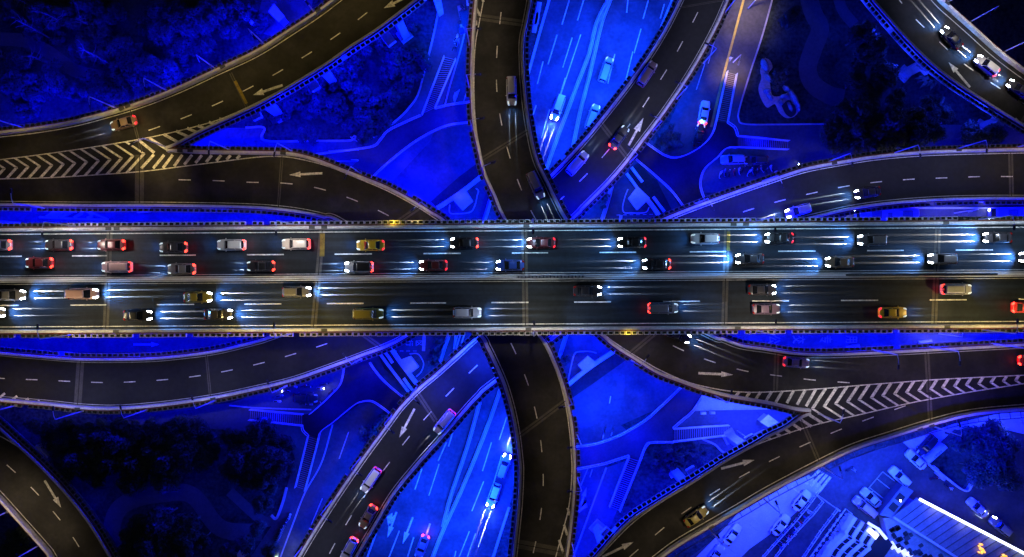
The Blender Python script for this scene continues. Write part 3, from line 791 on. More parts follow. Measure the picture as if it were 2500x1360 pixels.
# expansion joints
for root, z, a, c, bd in [(fe, Z_HIGH, (563, 178), (603, 262), .55), (fe, Z_HIGH, (317, 264), (346, 372), .5), (fb, Z_HIGH, (341, 378), (340, 503), 1.6), (fb, Z_HIGH, (689, 376), (679, 512), .5), (fb, Z_HIGH, (1030, 502), (962, 548), .9),
                          (fa, Z_HIGH, (1158, 40), (1284, 58), 1.2), (fa, Z_HIGH, (1172, 392), (1298, 314), .8), (fa, Z_HIGH, (1536, 866), (1615, 800), .9), (fa, Z_HIGH, (1897, 852), (1893, 955), .9), (fa, Z_HIGH, (2262, 852), (2268, 958), .9),
                          (ff, Z_HIGH, (2268, 964), (2272, 1036), .9), (ff, Z_HIGH, (1955, 1022), (2002, 1132), .8), (fb, Z_HIGH, (1262, 1068), (1382, 978), .9), (fb, Z_HIGH, (1255, 1326), (1384, 1350), 1.6),
                          (fc, Z_LOW, (1466, 300), (1534, 388), .9), (fc, Z_LOW, (1640, 22), (1768, 0), .3), (fc, Z_LOW, (197, 876), (189, 994), 1.4), (fc, Z_LOW, (503, 858), (514, 972), .5), (fc, Z_LOW, (880, 812), (930, 848), .9),
                          (fd, Z_LOW, (2467, 368), (2470, 485), .9), (fd, Z_LOW, (1016, 955), (1064, 1028), .9), (fd, Z_LOW, (1640, 526), (1670, 560), .9), (fg, Z_LOW, (2490, 310), (2555, 214), 1.2)]:
    joint(root, a, c, z, bd)
for x0, x1 in [(268, 258), (787, 765), (1280, 1283), (1775, 1768), (2290, 2280)]:
    joint(fm, (x0, 560), (x1, 804), Z_MAIN, 1.0)
for root, z, pts, w in [(fm, Z_MAIN, [(787.5, 570), (786, 626)], .8), (fm, Z_MAIN, [(1779, 565), (1778, 612)], .55), (fe, Z_HIGH, [(574, 198), (602, 253)], .5)]:
    b = MB(); ribbon(b, WL(pts, z), w, .0105); b.build('joint_paint', joint_yellow, root)
# cover plates over the parapet joints
def covers(root, spots, z):
    for (x, y, dx, dy) in spots:
        a = W(x, y, z); t = (W(x + dx, y + dy, z) - a); rz = math.atan2(t.y, t.x)
        b = MB(); b.box((a.x, a.y, z + .62), (1.0, .52, .54), rz); b.build('cover_plate', cover_m, root)
for x in (272, 292, 765, 795, 1285, 1787, 1817, 2302):
    covers(fm, [(x, 559.0 - .0070 * x + 2.2, 1, -.007)], Z_MAIN)
for x in (290, 795, 1290, 1797, 2305):
    covers(fm, [(x, 812.5 - .0055 * x - 2.6, 1, -.0055)], Z_MAIN)
covers(fe, [(318, 262, 88, -30), (303, 267, 88, -30), (548, 166, 88, -42), (780, 30, 60, -40)], Z_HIGH)
covers(fb, [(445, 370, 1, .02), (470, 370, 1, .02), (695, 376, 1, .1)], Z_HIGH)
covers(ff, [(2240, 1047, 88, -32), (2268, 1038, 88, -30), (1734, 1284, 88, -52)], Z_HIGH)
covers(fg, [(2306, 12, 44, 38)], Z_LOW)
covers(fd, [(2334, 368, 1, -.03), (2032, 400, 88, -16)], Z_LOW)
covers(fc, [(196, 996, 1, 0), (525, 972, 88, -15)], Z_LOW)

# main deck: dashes, median
mainw = lambda pts: WL(pts, Z_MAIN)
b = MB()
for xs, yf in (([(-40, 53), (176, 261), (390, 478), (603, 693), (817, 908), (1034, 1125), (1250, 1338), (1464, 1553), (1684, 1774), (1900, 1991), (2117, 2206), (2333, 2424)], lambda x: 626.0 - .0066 * x),
               ([(-40, 46), (172, 260), (383, 474), (597, 687), (798, 888), (1002, 1089), (1200, 1290), (1402, 1491), (1619, 1709), (1836, 1926), (2053, 2144), (2270, 2360), (2487, 2570)], lambda x: 746.0 - .0060 * x)):
    for x0, x1 in xs:
        ribbon(b, mainw([(x0, yf(x0)), (x1, yf(x1))]), .2, .006)
b.build('lane_line', paint, fm)
med = [(-180, ymid(-180)), (600, ymid(600)), (1250, ymid(1250)), (1900, ymid(1900)), (2680, ymid(2680))]
mp = resample(mainw(med), 60)
b = MB()
b.sweep(mp, [(-.20, .003), (-.17, .28), (.17, .28), (.20, .003)][::-1], 0)
b.build('median_kerb', concrete, fm)
for s in (-1, 1):
    b = MB(); pth = offset(mp, .34 * s)
    b.sweep(pth, [(-.07, .55), (-.07, .85), (.07, .85), (.07, .55)])
    pth2 = resample(pth, 110)
    for p in pth2: b.box((p.x, p.y, Z_MAIN + .28), (.1, .1, .55))
    b.build('guardrail', white_rail, fm)
    b = MB(); ribbon(b, offset(mp, .72 * s), .12, .006); b.build('edge_line', paint_worn, fm)
b = MB(); d = cum(mp); u = .3
while u < d[-1]:
    p = at(mp, d, u); X = 1250 + p.x * ppm(Z_MAIN)
    if 1265 < X < 1425 or 2060 < X < 2420: b.box((p.x, p.y, Z_MAIN + .9), (.10, .30, 1.2))
    u += .6
b.build('glare_screen', dark_mesh, fm)
b = MB()
for x0, x1 in ((-180, 1262), (1428, 2057), (2423, 2680)):
    b.sweep(mainw([(x0, ymid(x0)), (x1, ymid(x1))]), [(-.09, .283), (-.09, 1.0), (.09, 1.0), (.09, .283)])
b.build('median_wall', white_rail, fm)

# catwalk pipe outside F
cw = offset(rF, -1.35 * side_sign(rF, lF))
b = MB(); b.tube([p + Vector((0, 0, .35)) for p in cw], .09)
d = cum(cw); ins = offset(rF, -.05 * side_sign(rF, lF)); di = cum(ins); u = 0
while u < d[-1]:
    p = at(cw, d, u); q = at(ins, di, u * di[-1] / d[-1])
    b.tube([p + Vector((0, 0, .35)), q + Vector((0, 0, .2))], .07, 5); u += 1.9
b.build('catwalk', cover_m, ff)

# planters: the 300 nearest the main deck's traffic one by one, the rest in one mesh
def planter_mesh(b, M):
    def T(x, y, z): return tuple(M @ Vector((x, y, z)))
    L_, D_, H_ = .42, .31, .22
    for (x0, x1, y0, y1) in ((-L_, L_, -D_, -D_ + .09), (-L_, L_, D_ - .09, D_), (-L_, -L_ + .09, -D_ + .091, D_ - .091), (L_ - .09, L_, -D_ + .091, D_ - .091)):
        vs = [T(x0, y0, -H_), T(x1, y0, -H_), T(x1, y1, -H_), T(x0, y1, -H_), T(x0, y0, H_), T(x1, y0, H_), T(x1, y1, H_), T(x0, y1, H_)]
        b.add(vs, [(3, 2, 1, 0), (4, 5, 6, 7), (0, 1, 5, 4), (1, 2, 6, 5), (2, 3, 7, 6), (3, 0, 4, 7)], 0)
    n = 5
    vs = []
    for i in range(n + 1):
        for j in range(4):
            vs.append(T(-L_ + .072 + (2 * L_ - .144) * i / n, -D_ + .072 + (2 * D_ - .144) * j / 3, H_ - .12 + random.uniform(0, .2)))
    b.add(vs, [(i * 4 + j, (i + 1) * 4 + j, (i + 1) * 4 + j + 1, i * 4 + j + 1) for i in range(n) for j in range(3)], 1)
protos = []
for i in range(3):
    b = MB(); planter_mesh(b, Matrix.Identity(4)); protos.append(b.build('planter_box', [trough_m, plant_m]))
cand = sorted([s for s in PLANTER_SPOTS if s[2] == 'M'], key=lambda s: abs(s[0].x))
singles = set(id(s) for s in cand[:300])
rest = MB()
for s in PLANTER_SPOTS:
    p, a, key = s
    if id(s) in singles:
        if random.random() < .04: continue
        o = random.choice(protos).copy(); C.objects.link(o)
        o.location = p + Vector((0, random.uniform(-.03, .03), 0)); o.rotation_euler = (0, 0, a + random.uniform(-.03, .03))
        north = p.y > 0
        tag(o, 'dark planted trough hung outside the %s parapet of the wide straight deck' % ('upper' if north else 'lower'), 'planter',
            'planter boxes on the %s parapet of the viaduct' % ('upper' if north else 'lower'))
    elif random.random() > .03:
        planter_mesh(rest, Matrix.Translation(p) @ Matrix.Rotation(a + random.uniform(-.03, .03), 4, 'Z'))
for o in protos: bpy.data.objects.remove(o)
o = rest.build('planter_boxes', [ramp_trough_m, plant_m])
tag(o, 'rows of planted troughs hung outside the parapets of the curved ramps', 'planters', kind='stuff')

# ------------------------------------------------------------------ avenue median walls
def low_wall(label, pts, z0, h, w, m=concrete, name='median_wall', cat='wall', rail=True, group=None):
    t = thing(name, label, cat, tuple(W(*pts[0], 0)), group=group)
    p = spline(WL(pts, z0), 8)
    b = MB(); b.sweep(p, [(-w / 2, -.02), (-w / 2, h), (w / 2, h), (w / 2, -.02)]); b.build('wall_body', girder_m if rail else m, t)
    if rail:
        b = MB()
        for s in (-1, 1): b.sweep(offset(p, s * (w / 2 + .14)), [(-.035, h * .5), (-.035, h * .5 + .14), (.035, h * .5 + .14), (.035, h * .5)])
        b.build('guardrail', white_rail, t)
    return t
low_wall('pale double railed median wall left of the dark gap on the upper avenue', [(1500, -40), (1484, 0), (1456, 59), (1438, 132), (1414, 195), (1391, 256), (1364, 328), (1338, 400), (1326, 435)], .02, .7, .34)
low_wall('pale double railed median wall right of the dark gap on the upper avenue', [(1503, -40), (1490, 0), (1468, 59), (1441, 176), (1415, 279), (1398, 362)], .02, .7, .34)
low_wall('pale double railed median wall left of the gap on the lower avenue', [(1172, 980), (1140, 1092), (1101, 1210), (1082, 1285)], .02, .7, .34)
low_wall('pale double railed median wall right of the gap on the lower avenue', [(1222, 950), (1184, 1057), (1131, 1186), (1086, 1285), (1056, 1360), (1040, 1410)], .02, .7, .34)
low_wall('short median wall in front of the square slab left of the top centre ramp', [(1202, 472), (1190, 515), (1180, 548)], .02, .7, .4)
low_wall('short median wall right of the diagonal ramp above the wide deck', [(1493, 455), (1481, 500), (1466, 548)], .02, .7, .4)
low_wall('short median wall below the wide deck left of the diagonal ramp', [(1098, 812), (1084, 852), (1072, 890)], .02, .7, .4)
low_wall('short median wall below the wide deck right of the bottom centre ramp', [(1384, 812), (1372, 850), (1363, 882)], .02, .7, .4)

# corner islands: slab-roofed pit, strip wall, planting bed, kerb loop
def corner(tag_, slab, strip, bed, loop, extra=()):
    z = 1.1
    t = thing('pump_house', 'low square flat roofed utility block %s' % tag_, 'utility block', tuple(W(*slab[0], 0)))
    p = WL(slab, z)
    b = MB(); b.prism(p, 0, z); b.build('wall', wall_m, t)
    c = sum(p, Vector()) / len(p)
    b = MB(); b.prism([c + (q - c) * 1.04 for q in p], z + .002, z + .2); b.build('roof', concrete, t)
    low_wall('straight low wall %s' % tag_, strip, 0.02, .8, .75, concrete, 'low_wall', 'wall', rail=False)
    flat('planting_bed', bed, 0.045, soil_m)
    kerb(loop, .03, w=.2, h=.12)
    for i, e in enumerate(extra):
        low_wall(('narrow pale wall segment %s, %s' % (tag_, e[1])), e[0], .06, .5, .5, concrete, 'low_wall', 'wall', rail=False)
corner('in the wedge above the wide deck left of centre', [(1105, 486), (1137, 465), (1154, 491), (1129, 513)], [(1068, 509), (1105, 485), (1140, 460), (1177, 430)],
       [(1052, 492), (1068, 508), (1178, 430), (1166, 398), (1120, 432)], [(1098, 500), (1098, 519), (1112, 522), (1148, 518), (1160, 500), (1165, 478), (1168, 466), (1162, 460)])
corner('in the wedge above the wide deck right of centre', [(1535, 484), (1556, 456), (1585, 484), (1556, 512)], [(1580, 489), (1594, 507), (1607, 526)],
       [(1537, 412), (1560, 396), (1590, 432), (1604, 440), (1616, 465), (1640, 512), (1616, 524), (1580, 488), (1556, 452), (1534, 424)],
       [(1533, 462), (1526, 480), (1520, 506), (1524, 519), (1540, 520), (1575, 519), (1585, 506)],
       [([(1541, 409), (1555, 428), (1568, 445)], 'upper pale strip on the bed'), ([(1594, 481), (1608, 500), (1621, 517)], 'lower pale strip on the bed'), ([(1529, 424), (1542, 441), (1554, 458)], 'beside the block')])
corner('in the wedge below the wide deck left of centre', [(975, 880), (1002, 870), (1022, 896), (1001, 912)], [(953, 846), (976, 880), (1000, 912), (1021, 940)],
       [(920, 862), (945, 850), (966, 868), (1006, 920), (1022, 942), (1004, 962), (985, 945), (960, 920), (938, 900)],
       [(1000, 864), (1020, 864), (1032, 880), (1034, 892), (1028, 908), (1016, 920)],
       [([(938, 856), (950, 872), (959, 886)], 'upper pale strip on the bed'), ([(986, 923), (998, 940), (1008, 952)], 'lower pale strip on the bed'), ([(928, 863), (955, 900), (998, 956)], 'long thin one')])
corner('in the wedge below the wide deck right of centre', [(1412, 892), (1436, 870), (1456, 886), (1428, 910)], [(1380, 944), (1416, 914), (1454, 886), (1501, 855)],
       [(1382, 962), (1380, 945), (1502, 856), (1540, 868), (1520, 885), (1450, 935), (1392, 975)], [(1387, 930), (1394, 895), (1402, 866), (1412, 859), (1440, 858), (1456, 862)])
# ================================================================== FOOTBRIDGES
ZF = Z_FOOT
def rail_part(root, pts, z, k=6, smooth=True, mname=None):
    p = spline(WL(pts, z), k) if smooth else WL(pts, z)
    b = MB()
    b.sweep(p, [(-.065, .0), (-.065, .16), (.065, .16), (.065, .0)])
    b.sweep(p, [(-.05, 1.0), (-.05, 1.12), (.05, 1.12), (.05, 1.0)])
    d = cum(p); u = 0
    while u <= d[-1]:
        q = at(p, d, u); b.box((q.x, q.y, z + .55), (.06, .06, .92)); u += 1.5
    b.build('railing', white_rail, root)
def footbridge(label, outline, rails, m=None):
    root = thing('footbridge', label, 'footbridge', tuple(W(*outline[0], 0)))
    p = WL(outline, ZF)
    b = MB(); b.prism(p, ZF - .5, ZF); b.build('deck', m or foot_m, root)
    for r in rails: rail_part(root, r, ZF)
    return root
def stairs(root, tl, tr, bl, br, m=step_m, n=26, warm=None):
    """flight from the bridge (tl, tr at deck height) down to the ground (bl, br)"""
    a, c = W(*tl, ZF), W(*tr, ZF)
    e, f = W(*bl, .15), W(*br, .15)
    b = MB(); nb = MB()
    land = n // 2
    zs = []
    for i in range(n):
        u0, u1 = i / n, (i + 1) / n
        z = ZF - .05 - (ZF - .2) * (i + 1) / n
        q = [a.lerp(e, u0), c.lerp(f, u0), c.lerp(f, u1), a.lerp(e, u1)]
        if i in (land, land - 1): z = ZF - .05 - (ZF - .2) * (land + .5) / n
        b.prism([(v.x, v.y) for v in q], z - .55, z)
        w = [q[2], q[3]]; ww = (a - e).normalized() * .07
        nb.add([(w[0].x, w[0].y, z + .004), (w[1].x, w[1].y, z + .004), (w[1].x + ww.x, w[1].y + ww.y, z + .004), (w[0].x + ww.x, w[0].y + ww.y, z + .004)], [(0, 1, 2, 3)])
    o = b.build('stair_flight', m, root)
    nb.build('nosing', kerb_m, o)
    for s, t in ((a, e), (c, f)):
        b = MB()
        s2, t2 = Vector((s.x, s.y, ZF)), Vector((t.x, t.y, .15))
        for k_, (h, r) in enumerate(((.05, .09), (.55, .03), (1.0, .05))):
            b.tube([s2 + Vector((0, 0, h)), t2 + Vector((0, 0, h))], r, 5)
        for i in range(9):
            q = s2.lerp(t2, i / 8); b.box((q.x, q.y, q.z + .5), (.07, .07, 1.0))
        b.build('handrail', white_rail, root)
fb1 = footbridge('footbridge with two stair flights in the wedge above left of the wide deck',
    [(772, 380), (875, 365), (915, 357), (948, 322), (1028, 283), (1063, 266), (1100, 258), (1152, 250), (1170, 298), (1137, 301), (1066, 318), (1004, 354), (963, 386), (925, 420), (905, 440), (850, 415), (875, 392), (790, 392)],
    [[(772, 378), (875, 365), (915, 357), (930, 342), (948, 321), (985, 302), (1028, 283)], [(1063, 266), (1100, 257), (1150, 250)], [(1160, 298), (1137, 301), (1100, 306), (1066, 318), (1030, 337), (1004, 354), (963, 386), (925, 420), (905, 440)]])
stairs(fb1, (1031, 281), (1062, 266), (1085, 139), (1113, 146), foot_m)
stairs(fb1, (875, 366), (875, 392), (806, 371), (806, 394), foot_m, n=20)
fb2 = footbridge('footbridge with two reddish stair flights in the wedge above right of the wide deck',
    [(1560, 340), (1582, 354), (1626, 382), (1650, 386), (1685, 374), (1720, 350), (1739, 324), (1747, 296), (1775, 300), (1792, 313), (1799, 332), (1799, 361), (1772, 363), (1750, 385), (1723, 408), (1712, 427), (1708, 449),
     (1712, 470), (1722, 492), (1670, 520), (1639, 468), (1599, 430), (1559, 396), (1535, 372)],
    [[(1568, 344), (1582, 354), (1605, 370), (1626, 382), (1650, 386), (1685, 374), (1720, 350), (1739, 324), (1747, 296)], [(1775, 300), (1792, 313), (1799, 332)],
     [(1799, 361), (1772, 363), (1750, 385), (1723, 408), (1712, 427), (1708, 449), (1712, 470), (1720, 490)], [(1550, 388), (1559, 396), (1599, 430), (1639, 468), (1665, 502)]], dim_foot_m)
stairs(fb2, (1748, 295), (1775, 300), (1774, 176), (1797, 182))
stairs(fb2, (1800, 333), (1800, 360), (1924, 345), (1922, 366))
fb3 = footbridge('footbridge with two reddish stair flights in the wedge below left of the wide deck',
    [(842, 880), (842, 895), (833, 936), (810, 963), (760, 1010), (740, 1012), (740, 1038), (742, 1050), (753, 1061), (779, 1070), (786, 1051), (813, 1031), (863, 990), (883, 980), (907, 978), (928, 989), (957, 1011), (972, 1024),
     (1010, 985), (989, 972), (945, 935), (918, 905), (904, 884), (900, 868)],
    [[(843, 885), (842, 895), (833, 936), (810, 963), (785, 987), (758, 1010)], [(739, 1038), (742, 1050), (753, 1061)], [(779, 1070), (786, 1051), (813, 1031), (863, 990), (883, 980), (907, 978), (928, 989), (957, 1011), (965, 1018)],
     [(1000, 980), (989, 972), (945, 935), (918, 905), (904, 884)]], dim_foot_m)
stairs(fb3, (741, 1011), (740, 1038), (612, 999), (610, 1024))
stairs(fb3, (754, 1062), (779, 1070), (723, 1188), (746, 1196))
fb4 = footbridge('footbridge with two ribbed stair flights in the wedge below right of the wide deck',
    [(1395, 1090), (1407, 1089), (1456, 1082), (1515, 1060), (1574, 1025), (1618, 986), (1668, 936), (1690, 915), (1740, 935), (1718, 960), (1691, 1001), (1642, 1045), (1642, 1078), (1591, 1079), (1576, 1087), (1562, 1121), (1535, 1112),
     (1532, 1110), (1471, 1131), (1407, 1144), (1395, 1146)],
    [[(1395, 1090), (1407, 1089), (1456, 1082), (1515, 1060), (1574, 1025), (1618, 986), (1668, 938)], [(1720, 957), (1691, 1001), (1665, 1024), (1642, 1044)], [(1642, 1078), (1591, 1079), (1576, 1087), (1562, 1121)],
     [(1535, 1111), (1500, 1122), (1471, 1131), (1407, 1144), (1395, 1146)]])
stairs(fb4, (1643, 1046), (1643, 1077), (1778, 1037), (1778, 1061), foot_m)
stairs(fb4, (1535, 1113), (1562, 1122), (1487, 1236), (1512, 1246), foot_m)

# ================================================================== STREET LAMPS (deck lamps light the decks)
def lamp_proto():
    t = thing('street_lamp', 'x', 'street lamp', (0, 0, 0), 0, 'street lamps on the parapets')
    b = MB(); b.tube([(0, 0, 0), (0, 0, 4.2), (0, 0, 8.0)], .13, 7, r2=.08); b.box((0, 0, .2), (.35, .35, .4)); b.build('pole', steel, t)
    b = MB(); b.tube([(0, 0, 7.95), (.7, 0, 8.3), (1.6, 0, 8.42)], .065, 6, r2=.05); b.build('arm', steel, t)
    b = MB(); b.box((1.95, 0, 8.40), (.9, .34, .14), top=(.8, .7)); h = b.build('lamp_head', dark_m, t)
    b = MB(); b.box((1.98, 0, 8.315), (.62, .24, .03)); l = b.build('lens', lamp_soft, h)
    return t, [(c, kids(c)) for c in kids(t)]
LAMP, LAMPT = lamp_proto()
# (base pixel on the parapet, towards pixel, deck height, energy, colour, lens lit, label)
LAMPS = []
WARM_Y = (1.0, .72, .24); NEUT = (1.0, .90, .80); COOL = (.60, .60, 1.0)
def L_(bx, by, tx, ty, z, e, c, on, lab, h=8.0): LAMPS.append((bx, by, tx, ty, z, e, c, on, lab, h))
for x, e, c, on in ((185, 1.15, (1.0, .92, .86), 1), (715, 1.0, (.9, .9, .92), 0), (1298, 1.1, (.42, .66, 1.0), 0), (1847, 1.1, (.40, .66, 1.0), 0), (2388, 1.1, (.6, .76, 1.0), 1)):
    L_(x, 557.0 - .007 * x, x, 700, Z_MAIN, e, c, on, 'lamp %s on the upper parapet of the wide straight deck' % {185: 'first from the left', 715: 'second from the left', 1298: 'in the middle', 1847: 'second from the right', 2388: 'first from the right'}[x])
for x, e, c, on in ((175, 1.1, (1.0, .78, .42), 1), (710, 1.3, WARM_Y, 0), (1300, 1.1, (.80, .74, .62), 0), (1848, 1.1, (.85, .70, .55), 0), (2396, 1.2, WARM_Y, 1)):
    L_(x, 814.5 - .0055 * x, x, 680, Z_MAIN, e, c, on, 'lamp %s on the lower parapet of the wide straight deck' % {175: 'first from the left', 710: 'second from the left', 1300: 'in the middle', 1848: 'second from the right', 2396: 'first from the right'}[x])
for bx, by, tx, ty, z, e, c, lab in [  # known posts, with others spaced in to light the ramps
    (285, 268, 300, 330, Z_HIGH, .8, WARM, 'lamp outside the top left ramp, nearest the left edge'), (531, 173, 570, 240, Z_HIGH, .8, WARM, 'lamp outside the top left ramp, by the yellow joint'), (770, 34, 810, 90, Z_HIGH, .7, WARM, 'lamp outside the top left ramp, nearest the top edge'),
    (60, 317, 70, 380, Z_HIGH, .6, WARM, 'lamp at the left edge outside the upper left ramp'),
    (713, 374, 700, 450, Z_HIGH, .9, WARM, 'lamp on the upper parapet of the left ramp'), (404, 362, 360, 390, Z_HIGH, 2.0, WARM_Y, 'lamp at the tip of the left hatched gore'), (1040, 508, 1000, 545, Z_HIGH, .7, WARM, 'lamp near the end of the left ramp at the wide deck'),
    (110, 504, 110, 440, Z_HIGH, .5, WARM, 'lamp at the left on the lower parapet of the left ramp'),
    (1146, 12, 1200, 20, Z_HIGH, .7, WARM, 'lamp on the left side of the top centre ramp at the top edge'), (1185, 424, 1260, 395, Z_HIGH, .7, WARM, 'lamp on the left side of the top centre ramp by its joint'), (1150, 215, 1215, 215, Z_HIGH, .55, WARM, 'lamp on the left side of the top centre ramp halfway down'),
    (650, 113, 690, 170, Z_HIGH, .7, WARM, 'added lamp outside the top left ramp by the square shelter'), (410, 226, 430, 300, Z_HIGH, .55, WARM, 'added lamp outside the top left ramp above the hatch bars'), (880, -38, 920, 20, Z_HIGH, .8, WARM, 'added lamp outside the top left ramp beyond the top edge'), (880, 428, 850, 490, Z_HIGH, .5, WARM, 'added lamp on the upper parapet of the left ramp where it bends'), (560, 370, 560, 440, Z_HIGH, .45, WARM, 'added lamp on the upper parapet of the left ramp beside the last hatch bars'), (1158, 318, 1220, 310, Z_HIGH, .4, WARM, 'added lamp on the left side of the top centre ramp beside the footbridge'), (1150, 110, 1215, 112, Z_HIGH, .4, WARM, 'added lamp on the left side of the top centre ramp beside the carts'),  # added posts that fill dark gaps between the lamps
    (1405, 1062, 1330, 1070, Z_HIGH, .35, WARM, 'added lamp on the right side of the bottom centre ramp at the footbridge'), (1860, 1212, 1840, 1160, Z_HIGH, .5, WARM, 'added lamp outside the bottom right ramp above the white cars'), (1610, 1362, 1570, 1310, Z_HIGH, .5, WARM, 'added lamp outside the bottom right ramp at the bottom edge'), (2130, 858, 2130, 910, Z_HIGH, .5, WARM, 'added lamp on the upper parapet of the right ramp above the chevrons'), (2420, 843, 2420, 900, Z_HIGH, .5, WARM, 'added lamp on the upper parapet of the right ramp near the right edge'),  # added as well, for even light along the decks
    (2180, 378, 2185, 440, Z_LOW, .5, COOL, 'added lamp on the upper parapet of the right ramp below the tree belt'), (1860, 447, 1880, 500, Z_LOW, .5, COOL, 'added lamp on the upper parapet of the right ramp below the scooters'), (2480, 364, 2480, 430, Z_LOW, .5, WARM, 'added lamp on the upper parapet of the right ramp by its last joint'), (360, 996, 350, 930, Z_LOW, .5, COOL, 'added lamp outside the lower left ramp in the middle of the tree belt'), (700, 938, 680, 880, Z_LOW, .5, COOL, 'added lamp outside the lower left ramp beside the black car'), (40, 986, 45, 920, Z_LOW, .5, WARM, 'added lamp outside the lower left ramp at the hatch bars'), (1715, 152, 1660, 130, Z_LOW, .45, COOL, 'added lamp on the right side of the diagonal top ramp upper half'), (1590, 318, 1530, 285, Z_LOW, .45, COOL, 'added lamp on the right side of the diagonal top ramp by the white car'), (815, 1222, 860, 1250, Z_LOW, .45, COOL, 'added lamp on the left side of the diagonal bottom ramp lower half'), (960, 1016, 1000, 1050, Z_LOW, .45, COOL, 'added lamp on the left side of the diagonal bottom ramp above the arrow'), (100, 1328, 140, 1290, Z_LOW, .5, WARM, 'added lamp outside the bottom left ramp at the bottom edge'), (2362, 58, 2320, 95, Z_LOW, .4, NEUT, 'added lamp outside the top right ramp beside the black car'),  # posts added where the low ramps fell dark
    (1384, 968, 1310, 985, Z_HIGH, .5, WARM, 'lamp on the right side of the bottom centre ramp by its joint'), (1405, 1165, 1330, 1165, Z_HIGH, .35, WARM, 'lamp on the right side of the bottom centre ramp halfway down'), (1392, 1325, 1320, 1330, Z_HIGH, .45, WARM, 'lamp on the right side of the bottom centre ramp at the bottom edge'),
    (1545, 877, 1580, 830, Z_HIGH, .7, WARM, 'lamp on the lower parapet of the right ramp nearest the wide deck'), (1745, 961, 1760, 890, Z_HIGH, .7, WARM, 'lamp on the lower parapet of the right ramp before the hatching'), (2000, 1006, 2010, 960, Z_HIGH, 1.2, NEUT, 'lamp at the tip of the right hatched gore'),
    (2269, 850, 2270, 920, Z_HIGH, .8, WARM, 'lamp on the upper parapet of the right ramp'),
    (2275, 1036, 2260, 980, Z_HIGH, .9, WARM, 'lamp outside the bottom right ramp above the black car'), (2004, 1135, 1985, 1080, Z_HIGH, .8, WARM, 'lamp outside the bottom right ramp by the zebra crossing'), (1730, 1287, 1700, 1230, Z_HIGH, .7, WARM, 'lamp outside the bottom right ramp near the bottom edge'),
    (1766, 30, 1700, 20, Z_LOW, .6, COOL, 'lamp on the right side of the diagonal top ramp at the top edge'), (1648, 240, 1590, 215, Z_LOW, .5, COOL, 'lamp on the right side of the diagonal top ramp halfway down'), (1535, 394, 1480, 350, Z_LOW, .8, COOL, 'lamp on the right side of the diagonal top ramp by its joint'),
    (2025, 397, 2030, 450, Z_LOW, .7, COOL, 'lamp on the upper parapet of the right ramp leaving under the deck'), (2335, 367, 2330, 430, Z_LOW, .7, COOL, 'added lamp on the upper parapet of the right ramp near the right edge'), (1700, 500, 1720, 545, Z_LOW, .5, COOL, 'lamp on the upper parapet of the right ramp near the wide deck'),
    (204, 999, 200, 930, Z_LOW, .8, COOL, 'lamp outside the lower left ramp nearest the left edge'), (525, 974, 510, 910, Z_LOW, .8, COOL, 'lamp outside the lower left ramp halfway along'), (880, 873, 850, 830, Z_LOW, .5, COOL, 'lamp outside the lower left ramp near the wide deck'),
    (742, 1336, 800, 1360, Z_LOW, .7, COOL, 'lamp on the left side of the diagonal bottom ramp near the bottom edge'), (885, 1118, 940, 1150, Z_LOW, .6, COOL, 'lamp on the left side of the diagonal bottom ramp halfway down'), (1020, 949, 1060, 985, Z_LOW, .6, COOL, 'lamp on the left side of the diagonal bottom ramp by its joint'),
    (2310, 8, 2270, 40, Z_LOW, .8, COOL, 'lamp outside the top right ramp at the top edge'), (2445, 130, 2400, 170, Z_LOW, .8, NEUT, 'lamp outside the top right ramp in the corner'), (22, 1246, 60, 1200, Z_LOW, .8, WARM, 'lamp outside the bottom left ramp in the corner')]:
    L_(bx, by, tx, ty, z, e, c, 0, lab)
for bx, by, tx, ty, z, e, c, on, lab, h in LAMPS:
    if z == Z_HIGH and bx < 1100 and by < 520: c = (1.0, .70, .22)
    p = W(bx, by, z); q = W(tx, ty, z)
    t = (q - p).normalized(); rz = math.atan2(t.y, t.x)
    p = p - t * .28; p.z = z - .1
    r, ks = dup(LAMP, LAMPT, p, rz, lab)
    if on: set_mat(ks['lens'][0], lamp_on)
    main = z == Z_MAIN
    sp = light('lamp_light', 'SPOT', (2.0, 0, 8.2), e * (2700 if main else 2500 if z == Z_LOW else 1350), c, .18, r)
    sp.data.spot_size = R(88 if main else 84); sp.data.spot_blend = .6 if main else .95
    sp.rotation_euler = (0, R(-13 if main else -12), 0)
    if main:
        for sy in (-1, 1):   # the side lobes of a wide road-lighting optic
            s2 = light('lamp_light', 'SPOT', (2.0, 0, 8.2), e * 5200, (.42, .58, 1.0) if (by > 700 and bx in (1300, 1848)) else c, .18, r)  # lobes of the lower middle lamps turned blue to tint the deck
            s2.data.spot_size = R(58); s2.data.spot_blend = 1.0
            s2.rotation_euler = Vector((.22, sy * 1.55, -1)).to_track_quat('-Z', 'Y').to_euler()
    sp.scale = (1, 2.4 if main else 2.8, 1)   # long road-lighting pattern along the deck
drop(LAMP, LAMPT)

